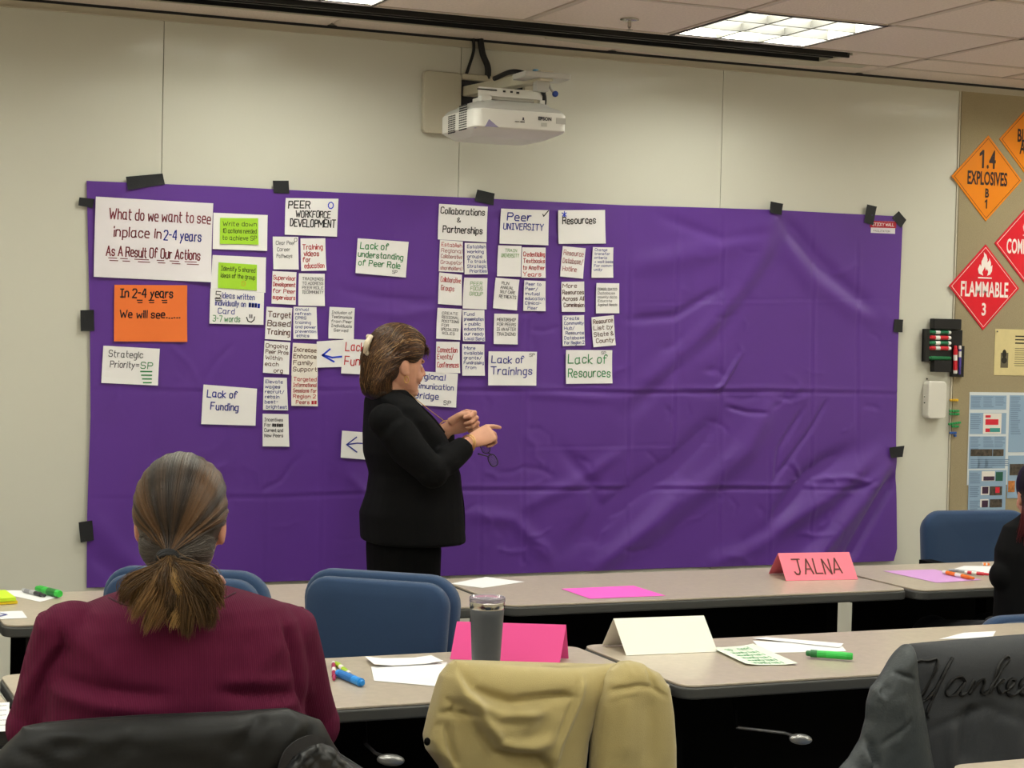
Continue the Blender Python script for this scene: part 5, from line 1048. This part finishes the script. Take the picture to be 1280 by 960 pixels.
# folds where the sleeve meets the side and across the lower back
d = np.zeros(len(v)); back = v[:, 1] < Y2+.03
def fold(pts, amp, wid):
    global d
    P = [Q(p[0], p[1], -.12) for p in pts]; best = np.full(len(v), 9.); tt = np.zeros(len(v))
    for k in range(len(P)-1):
        dd, sd, t = seg_d(v[:, 0], v[:, 2], (P[k].x, P[k].z), (P[k+1].x, P[k+1].z)); m_ = dd < best; best = np.where(m_, dd, best); tt = np.where(m_, (k+t)/(len(P)-1), tt)
    d += np.where(back, amp*np.exp(-(best/wid)**2)*np.clip(np.minimum(tt, 1-tt)*4+.15, 0, 1), 0)
for pts, a, w_ in (([(78, 790), (84, 820), (66, 850), (54, 905)], -.016, .010), ([(357, 775), (372, 815), (380, 860), (404, 915)], -.016, .010), ([(75, 855), (140, 862), (210, 866)], -.010, .014), ([(60, 868), (120, 880), (200, 884)], .010, .016),
                   ([(376, 868), (330, 866), (260, 860)], -.010, .012), ([(378, 880), (330, 884), (270, 884)], .009, .014), ([(370, 850), (320, 848), (270, 846)], .006, .012), ([(88, 800), (120, 815), (150, 850)], .007, .02), ([(352, 800), (330, 822), (300, 850)], .006, .02),
                   ([(100, 770), (130, 790), (140, 820)], -.004, .018), ([(345, 765), (320, 790), (300, 810)], -.004, .018), ([(60, 840), (50, 870), (45, 900)], .005, .012), ([(396, 830), (402, 860), (408, 890)], .005, .012), ([(70, 790), (52, 840), (40, 880)], -.004, .012)):
    fold(pts, a, w_)
v = v+n_*(d+noise3(v, 14, 31)*.0035)[:, None]
fastmesh('sweater', v, f, M_sw, sw)
bvs = BVHTree.FromPolygons([Vector(p) for p in v], f)
def on_mesh(bv_, px, py, off, fall):
    dr = (pt(px, py, 1, fall)-CAM).normalized(); h_ = bv_.ray_cast(CAM, dr); return (h_[0]-dr*off) if h_[0] else pt(px, py, 1, fall)
for P_, rr_ in (([(136, 747), (146, 752), (162, 757), (205, 762), (245, 759), (275, 750), (294, 741)], .0022), ([(152, 737), (165, 745), (200, 750), (240, 749), (270, 740)], .0035)):
    C_ = crom([(a, b, 0) for a, b in P_], 8); MB().tube([on_mesh(bvs, a, b, .001, Y2-.08) for a, b, _ in C_], rr_, 6).go('neckline_seam', mat('maroon_band', '3a0e22', .8), sw, smooth=True)
tt_ = np.linspace(0, 1, 38); 
nk = crom([Q(183, 722, -.0), Q(190, 716, -.045), Q(205, 711, -.07), Q(240, 712, -.078), Q(262, 716, -.07), Q(276, 722, -.04), Q(280, 728, 0.)], 7)
for k in range(0, len(nk), 1): pass
bd = MB()
for k, p in enumerate(nk): bd.ball(p, .0042, 8, 6)
bd.go('bead_necklace', mat('pink_pearl', 'd9b0a8', .25, .3), sw, smooth=True, kind='stuff')
# hair
hh = MB()
for c_, r_ in (((-.010, 0, .030), (.106, .0865, .106)), ((-.048, 0, -.035), (.066, .070, .060)), ((-.075, -.0, -.055), (.040, .045, .030)), ((.03, 0, .06), (.075, .080, .070)), ((-.048, -.034, -.055), (.042, .030, .034)), ((-.048, .034, -.050), (.042, .028, .034))): hh.ball(c_, r_, 24, 16)
hh.v = [tuple(MH2 @ Vector(p)) for p in hh.v]; v, f, n_ = blend(hh, .004, 6)
lv = (np.array(MH2.inverted()) @ np.concatenate([v, np.ones((len(v), 1))], 1).T).T[:, :3]
fastmesh('hair', v, f, M_hair, sw, np.clip(rgb('2e1f16')[None]*(1+.4*noise3(lv*np.array([.3, 1, .4]), 160, 3))[:, None], 0, 1))
bv = BVHTree.FromPolygons([Vector(p) for p in v], f)
TIEw = Q(209, 697, -.125); TIE = MH2.inverted() @ TIEw
PP, RR, CC = [], [], []; c0 = Vector((-.01, 0, .01)); K = 18
bands = {k: rng.uniform(0, 1) for k in range(400)}
for k in range(4200):
    th = rng.uniform(-.28, math.pi+.28)
    s0 = Vector((.055+rng.uniform(-.03, .02), .088*math.cos(th), .02+.125*math.sin(th))); 
    if th < 0 or th > math.pi: s0 = Vector((rng.uniform(-.03, .0), .085*math.copysign(1, math.cos(th)), rng.uniform(.0, .03)))
    sd = s0-c0; ed = TIE-c0; P = []
    q1 = Vector((-.05, .100*math.cos(th), .03+.115*math.sin(th)))-c0; q2 = Vector((-.115, .080*math.cos(th), .005+.045*math.sin(th)))-c0
    o_ = rng.uniform(.0003, .0035)+.0008*math.sin(th*26); cW = MH2 @ c0
    for t in np.linspace(0, 1, K):
        dv = ((MH2 @ (c0+sd*(1-t)**3+q1*3*t*(1-t)**2+q2*3*t*t*(1-t)+ed*t**3))-cW).normalized(); h_ = bv.ray_cast(cW, dv); P.append((h_[0] if h_[0] else cW+dv*.1)+dv*max(.0002, o_))
    P[-1] = TIEw+Vector(rng.normal(0, .004, 3)); P[-2] = P[-2].lerp(TIEw, .4)
    PP.append([tuple(p) for p in P]); RR.append(rng.uniform(.0006, .0011))
    u = th/math.pi; ban = .5+.5*math.sin(u*37+math.sin(u*13)*2); cen = math.exp(-((u-.47)/.13)**2)
    base = rgb('2c1e14')*(1-ban)+rgb('5f4329')*ban; base = base*(1-cen*.8)+rgb('2b2522')*cen*.8; base = base*rng.uniform(.6, 1.35)
    gray = rgb('a8a29a')*rng.uniform(.5, 1.3); cc = []
    for i in range(K):
        t = i/(K-1); g_ = .9*math.exp(-((u-.50)/.09)**2)*math.exp(-((t-.30)/.13)**2)*(1 if rng.rand() < .95 else .3)*(.3+.7*((k*7919) % 10 < 5)); g2 = .2*math.exp(-(t/.15)**2)
        cc.append(base*(1-max(g_, g2))+gray*max(g_, g2))
    CC.append(cc)
for k in range(900):    # short greyer hair at the nape, swept to the tie
    s0 = Vector((rng.uniform(-.075, -.01), rng.choice([-1, -1, 1])*rng.uniform(.02, .075), rng.uniform(-.085, -.02))); P = [MH2 @ (s0.lerp(TIE, t)+Vector((-.012*math.sin(math.pi*t), -.005*math.sin(math.pi*t), 0))) for t in np.linspace(0, .93, K)]
    P = snap_path(bv, P, [.001+.002*rng.rand()]*K); PP.append([tuple(p) for p in P]); RR.append(.0007); CC.append([rgb('4c443e')*rng.uniform(.6, 1.5)]*K)
strands('hair_strands', PP, RR, CC, sw, M_hair, kind='stuff')
MT = frame(TIEw, (1, 0, 0), (.15, -.75, -.5)); tie = MB()
for rr_, zz in ((.017, -.004), (.018, .001), (.017, .006)): tie.tube([MT @ Vector((rr_*math.cos(t), rr_*.8*math.sin(t), zz)) for t in [2*math.pi*j/20 for j in range(21)]], .0042, 8, caps=False)
tie.go('hair_tie', mat('hair_tie_black', '101014', .7), sw, smooth=True)
PP, RR, CC = [], [], []; K = 22
ends = [(152, 748), (160, 762), (172, 776), (186, 786), (199, 788), (212, 780), (222, 784), (232, 792), (240, 794), (250, 782), (260, 784), (268, 772), (275, 756), (277, 742)]
ends += [(158, 755), (180, 770), (205, 775), (228, 776), (256, 768), (271, 749), (192, 762), (244, 766)]
for ci, (ex, ey) in enumerate(ends):
    tone = rng.uniform(.6, 1.3); cl_ = rng.choice(['4e3820', '6b4f2e', '5c4226', '7f6239']); ph_ = rng.uniform(0, 6.3); fr_ = rng.uniform(6, 10); am = rng.uniform(.004, .012)
    front = rng.uniform(0, 1); E = Q(ex, ey+rng.uniform(-6, 4), -.155-.02*front); out = (ex-212)/65.
    for k in range(170):
        jit = rng.normal(0, 1, 3); L = rng.uniform(.70, 1.0) if rng.rand() < .35 else rng.uniform(.93, 1.03); e_ = TIEw.lerp(E, L)+Vector((jit[0]*.0045, jit[1]*.004, jit[2]*.005))
        s0 = TIEw+Vector((rng.normal(0, .006), -.006+rng.normal(0, .004), rng.normal(0, .005)-.004))
        m1 = TIEw+Vector((out*.022+jit[0]*.005, -.034-.012*rng.rand(), -.016+.005*jit[2])); m2 = TIEw.lerp(E, .6)+Vector((out*.034+jit[0]*.008, -.026-.014*front+.004*jit[1], .022*abs(out)+.004*jit[2]))
        P = []
        for i in range(K):
            t = i/(K-1); p = s0*(1-t)**3+m1*3*t*(1-t)**2+m2*3*t*t*(1-t)+e_*t**3
            w_ = am*math.sin(t*fr_+ph_+jit[1]*.12)*t; P.append(p+Vector((w_, w_*.6, 0)))
        PP.append([tuple(p) for p in P]); RR.append(rng.uniform(.0006, .0011)); base = rgb(cl_)*tone*rng.uniform(.6, 1.4); CC.append([base*(.7+.6*i/K) for i in range(K)])
strands('ponytail', PP, RR, CC, sw, M_hair, kind='stuff')
g_ = MB()
for s in (-1, 1):
    g_.tube([MH2 @ Vector(p) for p in ((-.01, s*.083, .018), (.05, s*.084, .022), (.092, s*.077, .024))], [.0018, .0022, .0038], 6)
    g_.tube([MH2 @ Vector((.098, s*.036+.030*math.cos(t), .006+.019*math.sin(t))) for t in [2*math.pi*j/16 for j in range(17)]], .002, 6, caps=False)
    g_.tube([MH2 @ Vector(p) for p in ((.092, s*.077, .030), (.098, s*.066, .020), (.094, s*.076, .000))], [.003, .003, .002], 6)
g_.tube([MH2 @ Vector((.100, y, .012)) for y in (-.010, .010)], .002, 6)
g_.go('eyeglasses', mat('rose_frame', '6a3a38', .3), sw, smooth=True)

# ---------------------------------------------------------------- garments draped over chairs
def slab(name, L, R_, topf, zbot, y, T_, m, par, rows_=46, n=120, e=3.2, disp=None, lean=0.):
    """draped shell: L(z), R(z) side outline in x, topf(u) top line, thickness T_, fold displacement on the face towards us"""
    rings = []
    for i in range(rows_):
        t = i/(rows_-1); t2 = 1-(1-t)**1.6; r = []
        for j in range(n):
            a = 2*math.pi*j/n; ct, s_ = math.cos(a), math.sin(a); ux = math.copysign(abs(ct)**(2/e), ct); uy = math.copysign(abs(s_)**(2/e), s_)
            z = zbot+(topf(ux)-zbot)*t2; x = (L(z)+R_(z))/2+(R_(z)-L(z))/2*ux
            rnd = math.sqrt(max(0, 1-(max(0, t2-(1-T_/(topf(0)-zbot)))/(T_/(topf(0)-zbot)))**2)) if t2 < 1 else 0
            yy = y+T_*uy*(.12+.88*rnd)+lean*(z-zbot); r.append((x, yy, z))
        rings.append(r)
    V = np.array(rings).reshape(-1, 3)
    if disp is not None: V = disp(V)
    b = [(i*n+j, i*n+(j+1) % n, (i+1)*n+(j+1) % n, (i+1)*n+j) for i in range(rows_-1) for j in range(n)]+[tuple(range((rows_-1)*n, rows_*n)), tuple(range(n))[::-1]]
    return mk(name, V, b, m, par, smooth=True)
def folder(y, segs, nz=(.004, 14, 1), front_only=True):
    def f_(V):
        d = np.zeros(len(V))
        for pts, a, w_ in segs:
            P = [pt(p[0], p[1], 1, y) for p in pts]; best = np.full(len(V), 9.); tt = np.zeros(len(V))
            for k in range(len(P)-1):
                dd, sd, t = seg_d(V[:, 0], V[:, 2], (P[k].x, P[k].z), (P[k+1].x, P[k+1].z)); m_ = dd < best; best = np.where(m_, dd, best); tt = np.where(m_, (k+t)/(len(P)-1), tt)
            d += a*np.exp(-(best/w_)**2)*np.clip(np.minimum(tt, 1-tt)*5+.25, 0, 1)
        fr = np.clip((y+.04-V[:, 1])/.03, 0, 1); out = V.copy(); out[:, 1] -= d*fr; out += (noise3(V, nz[1], nz[2])*nz[0])[:, None]*np.array([.3, -1, .6]); return out
    return f_
def ztab(y, pts): 
    P = sorted([(pt(p[0], p[1], 1, y).z, pt(p[0], p[1], 1, y).x) for p in pts]); return lambda z: float(np.interp(z, [a for a, b in P], [b for a, b in P]))
def toptab(y, pts):
    P = [pt(p[0], p[1], 1, y) for p in pts]; x0_, x1_ = P[0].x, P[-1].x; return lambda u: float(np.interp((u+1)/2, [(p.x-x0_)/(x1_-x0_) for p in P], [p.z for p in P]))
# black jacket behind the seated woman
yb = -3.74; M_bj = mat('black_shell_nylon', '0a0a0b', .5, bump=.15, bscale=60, spec=.35)
e = empty('jacket', (.76, yb, .5), 'shiny black jacket draped over the chair of the ponytailed woman', 'jacket')
slab('jacket_back', ztab(yb, [(38, 893), (25, 915), (5, 935), (-18, 962), (-30, 1000), (-30, 1100)]), ztab(yb, [(388, 888), (402, 903), (414, 925), (428, 945), (440, 1000), (440, 1100)]),
     toptab(yb, [(30, 908), (60, 903), (100, 900), (200, 894), (300, 890), (370, 886), (398, 900)]), .50, yb, .055, M_bj, e,
     disp=folder(yb-.05, [([(185, 895), (170, 920), (150, 945)], -.010, .008), ([(150, 930), (200, 945), (240, 960)], -.006, .012), ([(335, 893), (310, 920), (290, 950)], -.010, .008), ([(385, 890), (360, 925), (340, 960)], .010, .014), ([(40, 905), (90, 915), (130, 940)], .010, .02),
                          ([(60, 940), (110, 930), (160, 960)], -.008, .015), ([(210, 905), (260, 915), (320, 905)], .008, .02), ([(240, 930), (280, 950), (300, 975)], .008, .015), ([(20, 940), (50, 950), (90, 975)], -.006, .01), ([(395, 905), (385, 930), (360, 950)], -.008, .01)], (.005, 16, 5)))
ys = -3.82; M_q = mat('black_quilt', '09090a', .38, bump=.2, bscale=90)
def quilt(V):
    out = V.copy(); a = (V[:, 0]+V[:, 2])*math.pi/.034; b = (V[:, 0]-V[:, 2])*math.pi/.034; out[:, 1] -= .006*(np.abs(np.sin(a))*np.abs(np.sin(b)))**.5; return out
slab('quilted_lining', ztab(ys, [(360, 948), (352, 962), (345, 1000), (340, 1100)]), ztab(ys, [(440, 944), (458, 962), (470, 1000), (475, 1100)]), toptab(ys, [(352, 962), (370, 940), (396, 926), (425, 932), (458, 962)]), .55, ys, .03, M_q, e, 60, 200, disp=quilt)
pts_ = crom([pt(348, 966, 1, ys-.03), pt(362, 940, 1, ys-.035), pt(385, 926, 1, ys-.035), pt(405, 925, 1, ys-.03)], 8)
strip(pts_, .010, .008, Vector((0, -1, .2)).normalized(), 'ribbed_collar', mat('rib_dark', '1c1a1c', .8), e)
# tan sweatshirt
yt = -3.50; M_tan = mat('tan_fleece', 'ab9a66', .85, bump=.35, bscale=600, vary=.04, vscale=12, sheen=.3)
e = empty('sweatshirt', (1.56, yt, .4), 'tan sweatshirt draped over the blue chair in front of the tumbler', 'sweatshirt')
segs = [([(575, 830), (590, 865), (640, 880), (700, 872), (715, 868)], -.016, .012), ([(570, 832), (578, 868), (620, 892), (680, 890)], .018, .014), ([(578, 850), (598, 895), (622, 930), (655, 935), (690, 925)], .022, .014), ([(590, 900), (618, 938), (650, 946), (690, 960)], -.016, .012),
        ([(648, 872), (690, 869), (725, 873)], -.007, .005), ([(600, 905), (640, 915), (660, 905), (665, 880)], .012, .02), ([(550, 896), (568, 893), (592, 896)], -.012, .006), ([(560, 875), (572, 885), (565, 893)], -.010, .006), ([(535, 925), (548, 915), (556, 908)], -.014, .006), ([(540, 930), (560, 950), (575, 970)], .014, .01),
        ([(560, 905), (565, 935), (572, 965)], -.012, .008), ([(645, 938), (675, 945), (690, 965)], -.012, .006), ([(735, 840), (722, 880), (700, 930), (690, 965)], .010, .008), ([(729, 845), (716, 880), (695, 930)], -.006, .006), ([(720, 840), (725, 836), (740, 832)], .006, .01), ([(700, 890), (690, 920), (680, 950)], .006, .02)]
slab('body', ztab(yt, [(562, 828), (551, 845), (545, 865), (537, 895), (531, 922), (534, 938), (552, 962), (560, 1000), (560, 1100)]), ztab(yt, [(772, 832), (760, 850), (742, 885), (731, 925), (727, 960), (727, 1100)]), toptab(yt, [(566, 830), (572, 825), (600, 827), (660, 831), (700, 833), (740, 832), (772, 829)]), .42, yt, .062, M_tan, e, 90, 220,
     disp=folder(yt-.06, segs, (.004, 15, 7)))
slab('inner_fold', ztab(-3.43, [(690, 835), (700, 1100)]), ztab(-3.43, [(815, 838), (815, 1100)]), lambda u: pt(750, 842, 1, -3.43).z, .42, -3.43, .03, M_tan, e, 20, 60)
ysl = -3.545
slab('sleeve', ztab(ysl, [(768, 832), (756, 850), (748, 880), (744, 915), (741, 960), (741, 1100)]), ztab(ysl, [(812, 832), (822, 840), (831, 858), (836, 890), (839, 930), (840, 1100)]), toptab(ysl, [(745, 839), (754, 832), (766, 828), (785, 826.5), (808, 829), (826, 841)]), .45, ysl, .055, M_tan, e, 70, 120,
     disp=folder(ysl-.05, [([(741, 897), (752, 875), (775, 862), (800, 857), (815, 860), (833, 872)], -.008, .005), ([(742, 902), (756, 880), (778, 868), (800, 863)], .004, .006), ([(815, 835), (813, 850), (818, 858)], -.007, .005), ([(778, 870), (782, 900), (780, 950)], .006, .02), ([(808, 870), (812, 910), (812, 960)], -.006, .015), ([(795, 835), (780, 850), (760, 858)], .004, .015)], (.0035, 15, 8)))
MB().ball(pt(534, 927, 1, yt-.05), (.007, .007, .008), 8, 6).go('zip_pull', M_blk, e)
# dark grey jacket with embroidered script
yk = -3.47; M_gj = mat('grey_softshell', '35373b', .75, bump=.3, bscale=700, vary=.06, vscale=260)
e = empty('jacket', (2.7, yk, .4), 'dark grey jacket with black script lettering draped over a chair at the right', 'jacket')
fk = folder(yk-.06, [([(1135, 803), (1145, 830), (1150, 870), (1160, 930)], -.012, .008), ([(1165, 915), (1210, 893), (1235, 882), (1255, 893), (1290, 905)], -.006, .012), ([(1218, 880), (1210, 910), (1205, 960)], -.014, .018), ([(1240, 890), (1240, 920), (1235, 960)], -.006, .012), ([(1190, 900), (1190, 930), (1190, 965)], .008, .014), ([(1262, 890), (1265, 930), (1268, 965)], .008, .02)], (.003, 10, 9))
slab('jacket_back', ztab(yk, [(1136, 806), (1128, 830), (1126, 870), (1120, 940), (1115, 1100)]), ztab(yk, [(1440, 800), (1445, 1100)]), toptab(yk, [(1136, 805), (1150, 804), (1190, 801), (1240, 797), (1280, 794), (1440, 785)]), .42, yk, .066, M_gj, e, 80, 160, disp=fk)
yks = -3.535; M_gs = mat('grey_sleeve', '3a3f42', .5, bump=.2, bscale=200)
slab('sleeve', ztab(yks, [(1131, 806), (1112, 835), (1100, 852), (1091, 862), (1086, 880), (1085, 900), (1078, 925), (1062, 950), (1050, 962), (1045, 1100)]), ztab(yks, [(1137, 806), (1144, 850), (1152, 890), (1160, 930), (1166, 962), (1170, 1100)]), toptab(yks, [(1128, 812), (1133, 806), (1137, 805)]), .42, yks, .04, M_gs, e, 90, 120, e=2.3,
     disp=folder(yks-.04, [([(1093, 862), (1108, 846), (1122, 841), (1143, 850)], -.010, .005), ([(1112, 848), (1113, 862), (1106, 872)], -.014, .008), ([(1098, 855), (1100, 866), (1108, 876)], .010, .008), ([(1105, 932), (1130, 910), (1140, 900)], -.005, .006), ([(1087, 915), (1095, 935), (1098, 965)], -.016, .008), ([(1075, 935), (1088, 945), (1090, 965)], .012, .008), ([(1125, 870), (1130, 900), (1120, 940)], .006, .02), ([(1060, 950), (1070, 955), (1085, 965)], -.008, .006)], (.0035, 22, 10)))
scr = [[(1143, 828), (1150, 825.5), (1160, 826), (1171, 824), (1168, 838), (1156, 862), (1150, 872), (1152, 876), (1160, 872), (1172, 856), (1180, 840), (1190, 822)], [(1190, 822), (1182, 836), (1172, 856), (1164, 876), (1158, 890), (1160, 897)],
       [(1207, 852), (1200, 846), (1190, 850), (1182, 862), (1184, 869), (1194, 867), (1206, 852), (1200, 862), (1201, 869), (1208, 866)], [(1208, 866), (1217, 850), (1214, 862), (1211, 867), (1222, 853), (1229, 849), (1229, 856), (1226, 865), (1230, 867), (1236, 862)],
       [(1236, 862), (1246, 846), (1256, 830), (1261, 823), (1257, 821), (1249, 830), (1242, 850), (1237, 867)], [(1240, 861), (1250, 850), (1254, 850), (1247, 857), (1250, 866), (1256, 864)], [(1256, 864), (1265, 857), (1268, 850), (1263, 849), (1258, 858), (1260, 868), (1268, 868), (1276, 861)],
       [(1276, 861), (1283, 855), (1285, 849), (1279, 848), (1274, 857), (1276, 867), (1284, 866), (1292, 860)], [(1292, 862), (1300, 850), (1302, 860), (1298, 867), (1292, 865)]]
jb = [o for o in e.children if o.name.startswith('jacket_back')][0]
bvj = BVHTree.FromPolygons([Vector(v_.co)+jb.location+Vector(e.location) for v_ in jb.data.vertices], [tuple(p.vertices) for p in jb.data.polygons])
emb = MB()
for pl_ in scr:
    C_ = crom([(a, b, 0) for a, b in pl_], 6); P = []
    for a, b, _ in C_:
        o_ = CAM; dr = (pt(a, b, 1, yk)-CAM).normalized(); h_ = bvj.ray_cast(CAM, dr); P.append((h_[0] if h_[0] else pt(a, b, 1, yk-.07))+Vector((0, -.0025, 0)))
    n_r = len(P); emb.tube(P, [.0022+.0024*abs(math.sin(i*.35)) for i in range(n_r)], 5)
emb.go('embroidered_script', mat('black_thread', '050507', .5), e, label='black embroidered script lettering')

# ---------------------------------------------------------------- the person at the right edge
Y3 = -1.98; Z3 = lambda px, py, dy=0.: pt(px, py, 1, Y3+dy)
H3 = Z3(1303, 618); rp = empty('person', (H3.x, Y3, 0), 'person in black at the right edge, dark hair with red lengths, elbow on the table', 'person')
MH3 = Matrix.Translation(H3) @ Matrix.Rotation(math.radians(75), 4, 'Z'); body = MB(); head_parts(body, MH3)
cx3 = H3.x+.03
tor = [(.46, .13, .19), (.62, .14, .20), (.78, .13, .20), (.90, .12, .20), (.98, .10, .17), (1.02, .07, .09)]
body.loft([ering((cx3, Y3+(1.0-z)*-.05, z), a-.015, b-.015, 30, math.radians(90)) for z, a, b in tor])
SL, EL = Z3(1292, 664), Z3(1257, 720); WL = Vector((EL.x+.30, -1.84, .79)); SR = Vector((cx3+.18, Y3, .93)); ER = Vector((cx3+.26, -1.86, .80)); WR = Vector((cx3+.24, -1.66, .80))
body.tube([SL, EL, WL], [.045, .04, .028], 12).tube([SR, ER, WR], [.045, .04, .028], 12)
hand_parts(body, frame(WL, (.9, .3, -.1), (0, 0, 1)), [(.1, .3, .2, 0)]*4, side=1); hand_parts(body, frame(WR, (-.2, .9, -.1), (0, 0, 1)), [(.1, .3, .2, 0)]*4, side=-1)
for s in (-1, 1): body.tube([Vector((cx3+s*.09, Y3, .54)), Vector((cx3+s*.10, Y3+.42, .53)), Vector((cx3+s*.10, Y3+.42, .08))], [.085, .06, .04], 14)
v, f, n_ = blend(body, .005, 2); fastmesh('body', v, f, M_skin2, rp); seated_trousers(rp, cx3, Y3, mat('dark_trousers', '15161c', .85)); eyes(MH3, rp)
tp = MB().loft([ering((cx3, Y3+(1.0-z)*-.05, z), a, b, 30, math.radians(90)) for z, a, b in tor])
tp.tube([SL, SL.lerp(EL, .5), EL, EL.lerp(WL, .4), EL.lerp(WL, .95)], [.072, .064, .056, .050, .040], 16).ball(SL, .075).ball(EL, (.058, .058, .056)).tube([SR, ER, ER.lerp(WR, .95)], [.07, .056, .04], 16)
v, f, n_ = blend(tp, .007, 4); v = v+n_*(noise3(v, 26, 44)*.003)[:, None]; fastmesh('sweater', v, f, M_jk, rp)
hh = MB()
for c_, r_ in (((-.01, 0, .03), (.105, .090, .100)), ((-.06, 0, -.03), (.065, .085, .09))): hh.ball(c_, r_, 20, 14)
hh.v = [tuple(MH3 @ Vector(p)) for p in hh.v]; v, f, n_ = blend(hh, .006, 4)
fastmesh('hair', v, f, M_hair, rp, np.repeat(rgb('0e0c10')[None], len(v), 0))
PP, RR, CC = [], [], []
for k in range(700):
    yl = rng.uniform(-.08, .10); s0 = MH3 @ Vector((-.05-.03*rng.rand(), yl, .0)); e0 = MH3 @ Vector((-.08+rng.normal(0, .015), yl*1.15+rng.normal(0, .01), -.13-.05*rng.rand())); m = MH3 @ Vector((-.12, yl*1.1, -.05))
    P = [s0*(1-t)**2+m*2*t*(1-t)+e0*t*t for t in np.linspace(0, 1, 12)]; PP.append([tuple(p) for p in P]); RR.append(.0014)
    c_ = rgb('56141c')*rng.uniform(.4, 1.3); CC.append([rgb('100c10')*(1-min(1, t*2))+c_*min(1, t*2) for t in np.linspace(0, 1, 12)])
strands('red_hair_lengths', PP, RR, CC, rp, M_hair, kind='stuff')
